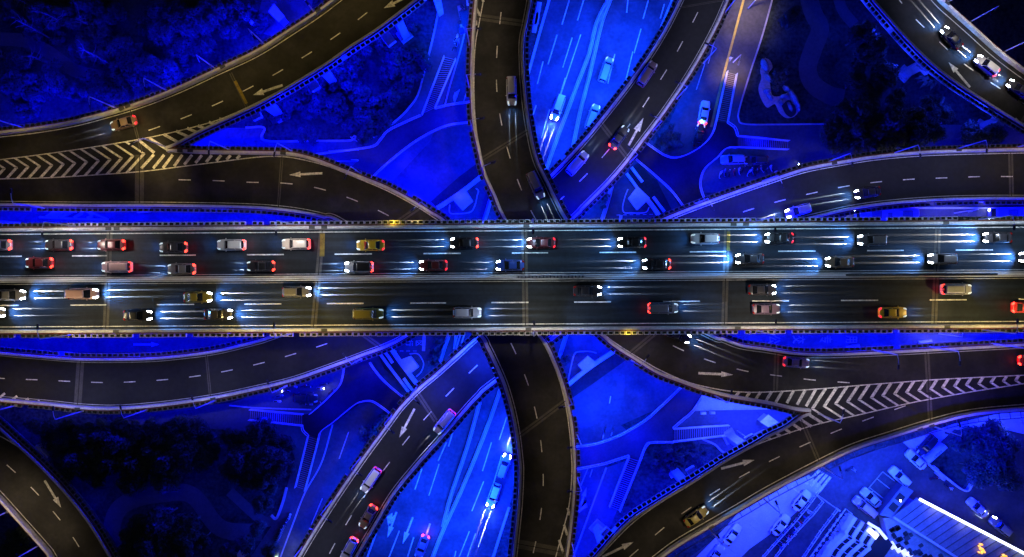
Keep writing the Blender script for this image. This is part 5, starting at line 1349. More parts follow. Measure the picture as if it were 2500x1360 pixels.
# upper carriageway, driving to the left (front bumper x, y, kind, colour, head, tail, beam)
TOP = [(-42, 598, 'sedan', 'grey', 0, 'on', 5, 'grey car cut by the left edge in the top lane'),
       (108, 598, 'sedan', 'dark', .35, 'on', 2, 'dark car second from the left in the top lane'),
       (236, 598, 'sedan', 'maroon', .3, 'on', 2, 'maroon car third from the left in the top lane'),
       (388, 604, 'sedan', 'dark', .04, 'on', 4, 'dark car fourth from the left in the top lane'),
       (530, 598, 'suv', 'silver', .04, 'on', 4, 'silver car with red tail lights left of the beige one'),
       (688, 596, 'suv', 'beige', .04, 'on', 4, 'beige car with bright red tail lights just left of the yellow joint'),
       (870, 599, 'sedan', 'yellow', .03, 'dim', 4, 'yellow taxi in the top lane right of the yellow joint'),
       (1100, 593, 'sedan', 'black', .55, 'on', 4.5, 'black car with red tail lights right of the yellow taxi'),
       (1288, 593, 'sedan', 'maroon', .7, 'dim', 4, 'maroon car crossing the middle joint in the top lane'),
       (1510, 592, 'sedan', 'black', .6, 'dim', 4.5, 'black car right of the middle joint in the top lane'),
       (1688, 583, 'suv', 'silver', .04, 'off', 4, 'silver car with dim lights at the joint on the right in the top lane'),
       (1870, 581, 'sedan', 'black', .7, 'dim', 5, 'black car with bright headlights right of the right hand joint'),
       (2096, 586, 'suv', 'grey', .9, 'off', 4.8, 'grey car with bright headlights in the top lane under the right ramp'),
       (2404, 580, 'sedan', 'dark', 1.6, 'off', 6, 'dark car with the brightest headlights, last on the right in the top lane'),
       (60, 642, 'sedan', 'maroon', .04, 'on', 3, 'dark red car with glaring tail lights, first from the left in the second lane'),
       (248, 652, 'van', 'pink', .03, 'on', 3, 'dusty pink van second from the left in the second lane'),
       (408, 657, 'sedan', 'grey', .2, 'on', 3, 'grey car third from the left in the second lane'),
       (602, 650, 'sedan', 'black', .2, 'on', 2, 'black car with red tail lights, fourth from the left in the second lane'),
       (842, 652, 'suv', 'silver', .4, 'on', 3, 'silver car with black roof in the second lane below the yellow taxi', 'black'),
       (1024, 648, 'sedan', 'maroon', .5, 'dim', 3.2, 'dark maroon car in the second lane left of the blue car'),
       (1212, 648, 'sedan', 'blue', .4, 'off', 3, 'blue car in the second lane at the middle joint'),
       (1570, 645, 'sedan', 'black', .6, 'on', 5, 'black car with long red tail lights in the second lane right of the middle'),
       (1798, 632, 'sedan', 'dark', 1.5, 'off', 5, 'dark car with very bright headlights at the right hand joint'),
       (2018, 640, 'sedan', 'brown', .9, 'off', 4.6, 'brown car in the second lane third from the right'),
       (2268, 632, 'suv', 'grey', .9, 'off', 5.5, 'grey car in the second lane second from the right'),
       (2492, 628, 'sedan', 'dark', 1.2, 'off', 4, 'dark car cut by the right edge in the second lane')]
for row in TOP:
    x, y, kd, co, hd, tl, bm, lab = row[:8]
    car(kd, co, x, y, -1, .0066, Z_MAIN, lab, hd, tl, GM, beam=bm, front=True, roof=row[8] if len(row) > 8 else None, glow=max(hd * .9, .12))
BOT = [(58, 720, 'sedan', 'grey', .75, 'off', 5, 'grey car first from the left in the third lane'),
       (238, 717, 'van', 'pink', .75, 'off', 7, 'pinkish grey van second from the left in the third lane'),
       (515, 725, 'sedan', 'olive', .8, 'off', 7, 'olive yellow taxi in the third lane'),
       (758, 712, 'suv', 'grey', .75, 'off', 7, 'grey car at the joint in the third lane'),
       (1468, 710, 'sedan', 'black', .45, 'off', 7, 'black car with bluish headlights in the third lane right of the middle'),
       (1895, 707, 'sedan', 'dark', .4, 'off', 7, 'dark car with bluish headlights in the third lane at right'),
       (2372, 706, 'van', 'silver', .05, 'on', 5, 'silver van with red tail lights, last in the third lane'),
       (8, 763, 'sedan', 'grey', .5, 'off', 4, 'grey car first from the left in the bottom lane'),
       (368, 770, 'sedan', 'black', .7, 'off', 7, 'black car second from the left in the bottom lane'),
       (565, 767, 'sedan', 'dark', .8, 'off', 7, 'dark car third from the left in the bottom lane'),
       (935, 766, 'van', 'olive', .3, 'off', 7, 'olive grey van left of the middle in the bottom lane'),
       (1175, 763, 'suv', 'silver', .3, 'off', 7, 'silver car at the middle joint in the bottom lane'),
       (1655, 752, 'van', 'grey', .22, 'on', 5, 'grey van with red tail lights above the yellow lit troughs'),
       (1905, 754, 'sedan', 'purple', .35, 'off', 7, 'plum coloured car in the bottom lane right of the right hand joint'),
       (2215, 763, 'sedan', 'yellow', .06, 'dim', 5, 'yellow taxi in the bottom lane at right'),
       (2540, 750, 'sedan', 'red', 0, 'on', 5, 'red car cut by the right edge in the bottom lane')]
for x, y, kd, co, hd, tl, bm, lab in BOT:
    car(kd, co, x, y, 1, -.006, Z_MAIN, lab, hd, tl, GM, beam=bm, front=True, glow=max(hd * .9, .12))
GR = 'cars on the curved ramps'
for kd, co, x, y, dx, dy, z, hd, tl, bm, lab in [
    ('van', 'silver', 1249, 222, .03, 1, Z_HIGH, .14, 'off', 6, 'long silver van driving down the top centre ramp'),
    ('van', 'grey', 1308, 452, 40, 88, Z_HIGH, .16, 'off', 6, 'grey van following the bend of the top centre ramp near the wide deck'),
    ('sedan', 'black', 1655, 818, 80, 32, Z_HIGH, .4, 'off', 6, 'black car just out from under the wide deck on the right ramp'),
    ('sedan', 'purple', 1945, 885, 1, .08, Z_HIGH, .12, 'dim', 6, 'plum coloured car on the right ramp above the hatching'),
    ('sedan', 'red', 2520, 880, 1, .0, Z_HIGH, 0, 'on', 6, 'red car cut by the right edge on the right ramp'),
    ('van', 'purple', 1580, 180, 50, -78, Z_LOW, 0, 'off', 6, 'plum coloured van high up on the diagonal top ramp'),
    ('sedan', 'black', 1512, 335, 58, -80, Z_LOW, .1, 'on', 6, 'black car with long red tail lights by the arrow on the diagonal top ramp'),
    ('van', 'silver', 1410, 398, 66, -76, Z_LOW, .1, 'off', 6, 'silver van on the diagonal top ramp beside the centre ramp'),
    ('sedan', 'black', 2120, 470, -1, .16, Z_LOW, .5, 'off', 8, 'black car with bluish headlights on the right ramp'),
    ('suv', 'silver', 1950, 514, -1, .3, Z_LOW, .5, 'off', 5, 'silver car on the right ramp close to the wide deck'),
    ('van', 'beige', 1085, 1030, -58, 72, Z_LOW, .06, 'dim', 6, 'beige van at the joint of the diagonal bottom ramp'),
    ('van', 'silver', 905, 1172, -58, 84, Z_LOW, .12, 'dim', 6, 'silver van halfway down the diagonal bottom ramp'),
    ('sedan', 'brown', 898, 1262, -50, 84, Z_LOW, .05, 'on', 6, 'brown car with red tail lights on the diagonal bottom ramp'),
    ('suv', 'silver', 852, 1342, -46, 84, Z_LOW, .0, 'on', 6, 'silver car with red tail lights at the bottom edge of the diagonal ramp'),
    ('sedan', 'brown', 300, 300, -1, .28, Z_HIGH, .12, 'dim', 6, 'brown car on the upper left ramp near the hatched gore'),
    ('sedan', 'olive', 1700, 1262, 80, -56, Z_HIGH, .35, 'off', 6, 'olive car climbing the bottom right ramp'),
    ('sedan', 'black', 2325, 92, -40, -46, Z_LOW, .8, 'off', 7, 'black car with white headlights, first on the top right ramp'),
    ('suv', 'silver', 2410, 160, -52, -42, Z_LOW, 1.2, 'on', 7, 'silver car with glaring headlights in the middle of the top right ramp'),
    ('sedan', 'dark', 2490, 218, -54, -38, Z_LOW, .6, 'off', 6, 'dark car at the right edge of the top right ramp')]:
    car(kd, co, x, y, dx, dy, z, lab, hd, tl, GR, beam=bm, glow=max(hd * .7, .02))
GA = 'cars on the avenue and side streets'
for kd, co, x, y, dx, dy, z, hd, tl, bm, lab in [
    ('van', 'white', 1362, 262, -.35, 1, .02, .5, 'off', 9, 'white van on the left carriageway of the upper avenue'),
    ('van', 'silver', 1480, 170, .35, -1, .02, .05, 'off', 5, 'silver van on the right carriageway of the upper avenue beside the median wall'),
    ('van', 'silver', 1447, 285, .35, -1, .02, .05, 'off', 5, 'silver van on the upper avenue where the walls part'),
    ('suv', 'silver', 1230, 1138, .35, -1, .02, .6, 'off', 6, 'silver car with bright streaked beam on the lower avenue beside the centre ramp'),
    ('suv', 'white', 1205, 1210, -.35, 1, .02, .4, 'off', 5, 'white car on the right carriageway of the lower avenue'),
    ('sedan', 'purple', 1030, 1335, -.37, 1, .02, .0, 'on', 5, 'plum car with magenta tail lights among the white arrows of the lower avenue'),
    ('sedan', 'white', 1720, 274, .18, -1, .026, .0, 'on', 5, 'white car on the side street left of the reddish stairs'),
    ('sedan', 'black', 1708, 331, .18, -1, .026, .12, 'off', 3, 'black car behind the white one, half under the footbridge')]:
    car(kd, co, x, y, dx, dy, z, lab, hd, tl, GA, beam=bm)
GP = 'parked cars'
for kd, co, x, y, dx, dy, z, lab in [
    ('suv', 'silver', 1790, 389, -1, .02, .12, 'silver car parked below the footbridge, left of the black one'), ('suv', 'black', 1846, 391, -1, .02, .12, 'black car parked below the footbridge beside the scooters'),
    ('suv', 'black', 745, 972, 1, .02, .12, 'black car parked among scooters below the lower left ramp'),
    ('sedan', 'white', 1958, 1223, 40, -50, .03, 'white car nearest the zebra crossing'), ('sedan', 'white', 1907, 1283, 40, -52, .03, 'white car second in the kerbside row, below the first'),
    ('sedan', 'white', 1789, 1306, 36, -48, .03, 'white car alone on the pale pavement, third in the kerbside row'), ('sedan', 'silver', 1747, 1356, 36, -48, .03, 'silver car cut by the bottom edge at the end of the kerbside row'),
    ('sedan', 'white', 2238, 1123, -56, -52, .022, 'white car beside the lettered sign wall'), ('suv', 'white', 2198, 1164, -56, -52, .022, 'white car with dark sunroof in the middle of the parking lot'),
    ('sedan', 'silver', 2128, 1216, -54, -50, .022, 'silver car inside the marked bay'), ('van', 'pink', 2111, 1237, -54, -44, .022, 'dusty pink van parked beside the silver car'),
    ('suv', 'black', 2264, 1088, -40, 46, .022, 'black car behind the lettered sign wall'),
    ('sedan', 'silver', 2388, 1240, -56, -52, .022, 'silver car in the dark lane along the long white light strip'), ('suv', 'grey', 2444, 1286, -60, -50, .022, 'grey car with one headlight on beside the long white light strip')]:
    r, ks = car(kd, co, x, y, dx, dy, z, lab, 0, 'off', GP)
    if co == 'grey': 
        set_mat(ks['headlight'][0], head_on)
        l = light('headlight_beam', 'SPOT', (HL[kd], .6, .66), 5000, beam_col, .05, r); l.data.spot_size = R(40); l.rotation_euler = (0, R(-68), 0)
for pr, tr in CP.values(): drop(pr, tr)
# buses on the street under the gap at right
def bus(px, py, dx, dy, label, colour, head=False):
    c = W(px, py, .03); c.z = .03
    d = Vector((dx, -dy, 0)).normalized(); rz = math.atan2(d.y, d.x)
    t = thing('bus', label, 'bus', tuple(c), rz, 'buses in the gap right of the wide deck')
    M = t.matrix_basis
    def mk(b, n, m, par):
        o = b.build(n, m); o.parent = par; return o
    b = MB(); secs = []
    for x, k in ((-5.6, .93), (-5.45, 1), (5.2, 1), (5.6, .9)):
        half = [(1.2 * k, .35), (1.25 * k, 1.0), (1.25 * k, 2.85), (1.1 * k, 3.05), (.6 * k, 3.12)]
        secs.append([(x, y, z) for y, z in half] + [(x, -y, z) for y, z in half[::-1]])
    b.loft(secs); mk(b, 'body', PAINT[colour], t)
    b = MB()
    for s in (-1, 1): b.box((0, s * 1.255, 2.1), (10.2, .02, .9))
    b.box((5.56, 0, 2.0), (.1, 2.1, 1.3)); mk(b, 'windows', glass_m, t)
    for x in (-3.4, 2.6):
        b = MB(); b.box((x, 0, 3.18), (2.0, 1.5, .22), top=(.92, .9)); b.box((x, 0, 3.30), (1.2, .9, .04)); mk(b, 'roof_unit', PAINT['grey'], t)
    b = MB(); b.box((0, 0, 3.14), (.8, .8, .06)); mk(b, 'hatch', PAINT['grey'], t)
    for s in (-1, 1):
        b = MB(); b.box((5.62, s * .95, .8), (.1, .4, .25)); mk(b, 'headlight', head_on if head else head_off, t)
        b = MB(); b.box((-5.6, s * 1.0, 1.0), (.1, .3, .35)); mk(b, 'tail_light', tail_on if head else tail_off, t)
        for x in (-3.2, 3.4):
            b = MB(); b.tube([(x, s * 1.24, .5), (x, s * .95, .5)], .5, 14); mk(b, 'wheel', tyre_m, t)
bus(2152, 528, -1, 0, 'pale bus at the left end of the gap above the wide deck', 'silver', True)
bus(2478, 524, -1, .02, 'pale bus cut by the right edge in the gap above the wide deck', 'silver', True)

# scooters and people
def person_mesh(pose):
    me = bpy.data.meshes.new('person')
    if pose == 'walk':
        J = {'pelvis': (0, 0, .95), 'chest': (.03, 0, 1.32), 'neck': (.04, 0, 1.5), 'head': (.06, 0, 1.62), 'top': (.06, 0, 1.74), 'ls': (.03, .2, 1.42), 'le': (-.12, .26, 1.15), 'lw': (-.02, .27, .92), 'lh': (.03, .27, .84),
             'rs': (.03, -.2, 1.42), 're': (.14, -.26, 1.16), 'rw': (.32, -.25, 1.0), 'rh': (.38, -.24, .95), 'lhip': (.0, .1, .9), 'lk': (.22, .1, .5), 'la': (.28, .1, .09), 'lt': (.42, .11, .05), 'rhip': (0, -.1, .9), 'rk': (-.05, -.1, .48), 'ra': (-.3, -.1, .14), 'rt': (-.2, -.11, .05)}
    else:
        J = {'pelvis': (-.12, 0, .84), 'chest': (-.05, 0, 1.2), 'neck': (-.02, 0, 1.38), 'head': (.02, 0, 1.5), 'top': (.02, 0, 1.62), 'ls': (-.04, .2, 1.3), 'le': (.15, .3, 1.08), 'lw': (.42, .26, 1.03), 'lh': (.5, .25, 1.03),
             'rs': (-.04, -.2, 1.3), 're': (.15, -.3, 1.08), 'rw': (.42, -.26, 1.03), 'rh': (.5, -.25, 1.03), 'lhip': (-.1, .12, .8), 'lk': (.33, .16, .76), 'la': (.33, .14, .36), 'lt': (.46, .14, .32), 'rhip': (-.1, -.12, .8), 'rk': (.33, -.16, .76), 'ra': (.33, -.14, .36), 'rt': (.46, -.14, .32)}
    rad = {'pelvis': .15, 'chest': .17, 'neck': .06, 'head': .1, 'top': .085, 'ls': .075, 'le': .05, 'lw': .035, 'lh': .045, 'rs': .075, 're': .05, 'rw': .035, 'rh': .045, 'lhip': .1, 'lk': .065, 'la': .045, 'lt': .04, 'rhip': .1, 'rk': .065, 'ra': .045, 'rt': .04}
    E = [('pelvis', 'chest'), ('chest', 'neck'), ('neck', 'head'), ('head', 'top'), ('chest', 'ls'), ('ls', 'le'), ('le', 'lw'), ('lw', 'lh'), ('chest', 'rs'), ('rs', 're'), ('re', 'rw'), ('rw', 'rh'),
         ('pelvis', 'lhip'), ('lhip', 'lk'), ('lk', 'la'), ('la', 'lt'), ('pelvis', 'rhip'), ('rhip', 'rk'), ('rk', 'ra'), ('ra', 'rt')]
    ks = list(J)
    me.from_pydata([J[k] for k in ks], [(ks.index(a), ks.index(c)) for a, c in E], [])
    o = bpy.data.objects.new('person', me); C.objects.link(o)
    m = o.modifiers.new('skin', 'SKIN'); m.use_smooth_shade = True
    for i, k in enumerate(ks):
        me.skin_vertices[0].data[i].radius = (rad[k], rad[k])
        me.skin_vertices[0].data[i].use_root = (k == 'pelvis')
    sb = o.modifiers.new('sub', 'SUBSURF'); sb.levels = 1; sb.render_levels = 1
    bpy.context.view_layer.update()
    dg = bpy.context.evaluated_depsgraph_get()
    out = bpy.data.meshes.new_from_object(o.evaluated_get(dg))
    bpy.data.objects.remove(o)
    return out
cloth_pale = mat('pale shirt', (.5, .5, .5), .9, .1, 3); cloth_dark = mat('dark jacket', (.03, .03, .045), .9, .1, 3); hair_m = mat('black hair', (.012, .01, .01), .7, 0)
helm = [mat('helmet white', (.6, .6, .62), .3, 0), mat('helmet blue', (.05, .15, .45), .3, 0), mat('helmet red', (.5, .04, .04), .3, 0)]
WALK, RIDE = person_mesh('walk'), person_mesh('ride')
def person(me, px, py, z, dx, dy, label, m, hat, group=None, hz=1.6):
    me2 = me.copy(); me2.materials.clear(); me2.materials.append(m)
    o = bpy.data.objects.new('person', me2); C.objects.link(o)
    q = W(px, py, z + 1.0); o.location = (q.x, q.y, z); o.rotation_euler = (0, 0, math.atan2(-dy, dx))
    tag(o, label, 'person', group)
    b = MB(); hx = .06 if me is WALK else .02
    secs = []
    for i in range(5):
        u = i / 4; r = .118 * math.sqrt(max(.02, 1 - (u * .98) ** 2))
        secs.append([(hx + r * math.cos(a * .7854), r * math.sin(a * .7854), hz + .02 + u * .14) for a in range(8)])
    b.loft(secs); h = b.build('hair' if hat is hair_m else 'helmet', hat); h.parent = o
    return o
person(WALK, 1785, 141, .12, -.2, 1, 'person in a pale shirt walking towards the reddish stairs', cloth_pale, hair_m, None, 1.62)
for i, (x, y, dx, dy, lab) in enumerate([(1118, 97, .2, 1, 'person standing by the scooters above the stairs at upper left'), (1113, 118, -.3, 1, 'person just above the stair flight at upper left'), (2086, 1148, 1, .3, 'person in dark clothes in the parking lot near the bottom right ramp'),
                                         (2283, 1166, 1, -.4, 'person by the low boxes below the dark garden'), (2322, 1192, .4, 1, 'person in the dark lane beside the garden wall')]):
    person(WALK, x, y, .12 if i < 2 else .03, dx, dy, lab, cloth_dark if i % 2 else cloth_pale, hair_m, None, 1.62)
def scooter_proto():
    t = thing('scooter', 'x', 'scooter')
    for x in (-.58, .6):
        b = MB(); b.tube([(x, .05, .24), (x, -.05, .24)], .24, 12); b.build('wheel', tyre_m, t)
    b = MB(); b.loft([[(-.85, -.12, .5), (-.85, .12, .5), (-.85, .1, .68), (-.85, -.1, .68)], [(-.3, -.19, .35), (-.3, .19, .35), (-.3, .16, .72), (-.3, -.16, .72)], [(-.05, -.18, .3), (-.05, .18, .3), (-.05, .16, .42), (-.05, -.16, .42)],
                      [(.35, -.18, .3), (.35, .18, .3), (.35, .18, .44), (.35, -.18, .44)], [(.48, -.2, .35), (.48, .2, .35), (.42, .17, .95), (.42, -.17, .95)], [(.66, -.1, .5), (.66, .1, .5), (.55, .1, .95), (.55, -.1, .95)]])
    b.build('body', PAINT['white'], t)
    b = MB(); b.box((-.42, 0, .76), (.75, .28, .09), top=(.9, .85)); b.build('seat', dark_m, t)
    b = MB(); b.tube([(.45, -.33, 1.04), (.5, 0, 1.02), (.45, .33, 1.04)], .022, 5); b.tube([(.5, 0, .9), (.5, 0, 1.02)], .03, 5); b.build('handlebar', dark_m, t)
    b = MB(); b.box((.62, 0, .92), (.1, .2, .12)); b.build('headlight', head_off, t)
    return t, [(c, []) for c in kids(t)]
SC, SCT = scooter_proto()
rs = random.Random(3)
def scooter(px, py, z, ang, colour, label, group, rider=None, lit=False):
    q = W(px, py, z + .6); q.z = z
    r, ks = dup(SC, SCT, q, R(ang), label, group)
    set_mat(ks['body'][0], PAINT[colour])
    if lit: set_mat(ks['headlight'][0], head_on)
    if rider:
        person(RIDE, px, py, z, math.cos(R(ang)), -math.sin(R(ang)), rider, rs.choice((cloth_dark, cloth_pale)), rs.choice(helm), None, 1.5)
cols = ['white', 'blue', 'dark', 'red', 'silver', 'dark']
for i, (x, y) in enumerate([(1760, 425), (1770, 421), (1780, 423), (1793, 420), (1806, 417), (1814, 413), (1830, 421), (1838, 417), (1846, 421), (1853, 413), (1860, 411), (1872, 419), (1884, 411)]):
    scooter(x, y, .12, rs.uniform(60, 120), cols[i % 6], 'scooter parked in the row between the footbridge and the right ramp', 'scooters parked below the footbridge at upper right')
scooter(1893, 421, .12, 10, 'red', 'scooter with a red light at the end of the row by the right ramp', None, 'person in a helmet riding the red scooter by the right ramp')
scooter(1956, 401, .12, 190, 'dark', 'scooter with its white headlight on close to the right ramp', None, 'person in a helmet riding the scooter with the white headlight', True)
for i, (x, y, a) in enumerate([(692, 944, 20), (706, 940, 10), (718, 944, -10), (742, 942, 15), (752, 944, 0), (684, 966, 10), (678, 980, 0), (740, 986, 0), (756, 988, 5), (776, 984, 20), (792, 938, 10)]):
    scooter(x, y, .12, a, cols[(i * 5) % 6], 'scooter parked around the black car below the lower left ramp', 'scooters parked below the lower left ramp')
scooter(698, 955, .12, 175, 'white', 'scooter with white headlight left of the black car below the lower left ramp', None, 'person in a helmet riding the scooter left of the black car', True)
scooter(784, 948, .12, -5, 'silver', 'scooter with white headlight right of the black car below the lower left ramp', None, 'person in a helmet riding the scooter right of the black car', True)
scooter(810, 956, .12, 30, 'red', 'red scooter at the curved edge of the footbridge below the lower left ramp', None, 'person in a helmet riding the red scooter by the footbridge')
for i, (x, y, a) in enumerate([(1114, 92, 60), (1116, 103, 80), (1108, 115, 70)]):
    scooter(x, y, .12, a, cols[i], 'scooter parked above the stair flight at upper left', 'scooters parked above the stairs at upper left')
for i in range(14):
    u = i / 13
    scooter(1968 - 62 * u + rs.uniform(-4, 4), 1252 + 82 * u + rs.uniform(-3, 3), .03, rs.uniform(-60, -20), cols[i % 6], 'scooter parked inside the low fence beside the white cars', 'scooters parked along the low fence')
for i in range(5):
    u = i / 4
    scooter(706 - 22 * u, 1262 + 36 * u, .12, 60 + rs.uniform(-10, 10), cols[i], 'scooter parked on the pavement left of the lower left side street', 'scooters on the lower left pavement')
scooter(2076, 1146, .022, 30, 'dark', 'dark scooter standing in the parking lot near the bottom right ramp', None)
scooter(2316, 1190, .022, -40, 'dark', 'dark scooter in the lane below the garden corner', None)
scooter(2282, 1168, .022, 10, 'red', 'small red scooter below the low boxes by the dark garden', None)
drop(SC, SCT)
# racked hire bikes: one compact row
def bike(px, py, z, ang, label, group):
    q = W(px, py, z); t = thing('bicycle', label, 'bicycle', tuple(q), R(ang), group)
    mk = lambda b, n, m: setattr(b.build(n, m), 'parent', t)
    for x in (-.5, .5):
        b = MB(); b.tube([(x, .02, .33), (x, -.02, .33)], .33, 12); mk(b, 'wheel', tyre_m)
    b = MB(); b.tube([(-.5, 0, .33), (-.1, 0, .75), (.4, 0, .8), (.5, 0, .33)], .025, 5); b.tube([(-.1, 0, .3), (-.15, 0, .9)], .025, 5); mk(b, 'frame', PAINT['beige'])
    b = MB(); b.box((-.15, 0, .93), (.26, .16, .06)); mk(b, 'saddle', dark_m)
    b = MB(); b.tube([(.38, -.28, 1.0), (.42, 0, 1.0), (.38, .28, 1.0)], .02, 5); mk(b, 'handlebar', steel)
    b = MB(); b.box((.55, 0, .85), (.3, .3, .22)); mk(b, 'basket', PAINT['brown'])
for i in range(9):
    bike(692 - i * 1.8, 1284 + i * 4.3, .12, 20, 'hire bicycle in the compact row on the lower left pavement', 'hire bicycles on the lower left pavement')
# hand carts and boxes at the top centre
t = thing('food_cart', 'food cart with a dark green canopy at the foot of the top centre ramp', 'cart', tuple(W(1136, 42, .12)))
b = MB(); c = W(1130, 40, .12); b.box((c.x, c.y, .65), (1.4, 3.6, 1.1), .2); b.build('cart_body', PAINT['pink'], t)
b = MB(); c = W(1136, 44, 2.2); b.box((c.x, c.y, 2.2), (1.8, 3.0, .15), .2, top=(.5, .6)); b.build('canopy', mat('dark green canvas', (.02, .07, .06), .9), t)
for px, py, s, lab, m in [(1129, 66, (.8, 1.1, .7), 'white crate beside the food cart', 'white'), (1128, 77, (.9, 1.0, .8), 'dark blue crate below the white one by the food cart', 'blue')]:
    c = W(px, py, .12); b = MB(); b.box((0, 0, s[2] / 2), s, .25); b.box((0, 0, s[2] + .03), (s[0] * .9, s[1] * .9, .06), .25)
    o = b.build('crate', PAINT[m]); o.location = c; tag(o, lab, 'crate')

# ================================================================== BOTTOM RIGHT PRECINCT
def quad(mb, pts, z0, z1, mi=0): mb.prism([(p.x, p.y) for p in WL(pts, z1)], z0, z1, mi)
# long seamed roof with the white light strip
ZR = 3.0
t = thing('restaurant_hall', 'long hall with a standing seam roof edged by a white light strip', 'building', tuple(W(2300, 1290, 0)))
b = MB(); quad(b, [(2238, 1226), (2190, 1262), (2330, 1350), (2480, 1440), (2560, 1390)], 0, ZR - .3); b.build('wall', wall_m, t)
b = MB(); quad(b, [(2240, 1216), (2180, 1262), (2330, 1356), (2476, 1450), (2580, 1392)], ZR - .28, ZR); rf = b.build('roof', roof_m, t)
b = MB()
A0, A1, B0, B1 = W(2240, 1216, ZR), W(2580, 1392, ZR), W(2180, 1262, ZR), W(2476, 1450, ZR)
for i in range(1, 19):
    u = i / 19; p, q = A0.lerp(A1, u), B0.lerp(B1, u)
    b.sweep([p.lerp(q, .02), p.lerp(q, .98)], [(-.05, .001), (-.05, .12), (.05, .12), (.05, .001)])
b.build('seam', cover_m, rf)
b = MB(); b.sweep([A0.lerp(A1, .012), A0.lerp(A1, .99)], [(-.26, .004), (-.26, .26), (.26, .26), (.26, .004)]); b.build('light_strip', strip_on, t)
for i in range(4):
    q = W(2290 + i * 70, 1252 + i * 36, ZR + 1.2); light('strip_light', 'POINT', tuple(q), 60, (.8, .85, 1), .6)
b = MB(); b.sweep([B0, B1], [(-.22, .003), (-.22, .5), (.22, .5), (.22, .003)]); b.build('parapet', wall_m, t)
# side block with roof vents
t = thing('annex_block', 'narrow flat roofed annex with two dark vents beside the seamed roof', 'building', tuple(W(2190, 1225, 0)))
ZA = 2.6
b = MB(); quad(b, [(2207, 1186), (2229, 1199), (2176, 1262), (2150, 1256)], 0, ZA); b.build('wall', mat('shade dark annex wall', (.05, .05, .055), .9, .2, 1), t)  # wall colour darkened so the facade sinks into the shadow beside it
b = MB(); quad(b, [(2206, 1184.5), (2231, 1199), (2176.5, 1264), (2148, 1257)], ZA + .003, ZA + .25); rf = b.build('roof', roof_m, t)
for (x, y, sx, sy) in [(2197, 1215, 1.5, 1.3), (2181, 1238, 1.5, 1.3)]:
    c = W(x, y, ZA + .3); b = MB(); b.box((c.x, c.y, ZA + .35), (sx, sy, .2), .9); b.build('roof_vent', dark_m, t)
c = W(2197, 1222, ZA + .3); b = MB(); b.box((c.x, c.y, ZA + .4), (.25, .25, .25)); b.build('roof_light', lamp_on, t)
# tiled roof terrace
t = thing('roof_terrace', 'low tiled roof terrace with dark vents and bright skylights', 'building', tuple(W(2230, 1330, 0)))
ZT = 2.1
b = MB(); quad(b, [(2158, 1266), (2186, 1264), (2270, 1316), (2350, 1368), (2430, 1420), (2250, 1450), (2150, 1440), (2120, 1372), (2170, 1316)], 0, ZT); b.build('wall', wall_m, t)
b = MB(); quad(b, [(2157, 1265), (2186.4, 1263), (2271, 1316), (2351, 1368), (2431, 1420), (2250, 1452), (2148, 1441), (2119, 1372), (2169, 1316)], ZT + .003, ZT + .12); rf = b.build('roof', tile_m, t)
rv = random.Random(4)
for i in range(26):
    u, v = rv.random(), rv.random()
    x = 2172 + 150 * u + 10 * v; y = 1275 + 88 * u + 55 * v
    c = W(x, y, ZT)
    b = MB(); b.box((c.x, c.y, ZT + .3), (rv.uniform(.6, 1.1), rv.uniform(.5, .9), .34), .55); b.build('roof_vent', rv.choice((dark_m, cover_m)), t)
b = MB()
for i in range(3):
    c = W(2176 + i * 15, 1330 + i * 9, ZT); b.box((c.x, c.y, ZT + .28), (1.0, 1.3, .3), .55)
b.build('skylight', strip_soft, t)
b = MB(); c = W(2218, 1352, ZT); b.box((c.x, c.y, ZT + .28), (.9, 1.0, .3), .55); b.build('skylight', strip_soft, t)
# amber lantern cluster on the seamed roof
for j, (cx, cy, n, lab) in enumerate([(2395, 1341, 17, 'larger cluster of amber lanterns standing on the seamed roof'), (2450, 1356, 8, 'smaller cluster of amber lanterns cut by the bottom edge on the seamed roof')]):
    t = thing('lantern_cluster', lab, 'lanterns', tuple(W(cx, cy, ZR)))
    for i in range(n):
        a, r = rv.uniform(0, 6.28), rv.uniform(0, .95); q = W(cx, cy, ZR + .6) + Vector((math.cos(a) * r * (1 if j == 0 else .6), math.sin(a) * r * 1.1, 0))
        q.z = ZR
        b = MB(); secs = []
        for k in range(5):
            th = math.pi * (k + .5) / 5; secs.append([(q.x + .20 * math.sin(th) * math.cos(m * 1.0472), q.y + .20 * math.sin(th) * math.sin(m * 1.0472), ZR + .55 - .28 * math.cos(th)) for m in range(6)])
        b.loft(secs); b.tube([(q.x, q.y, ZR + .002), (q.x, q.y, ZR + .3)], .02, 4); b.build('lantern', amber_on, t)
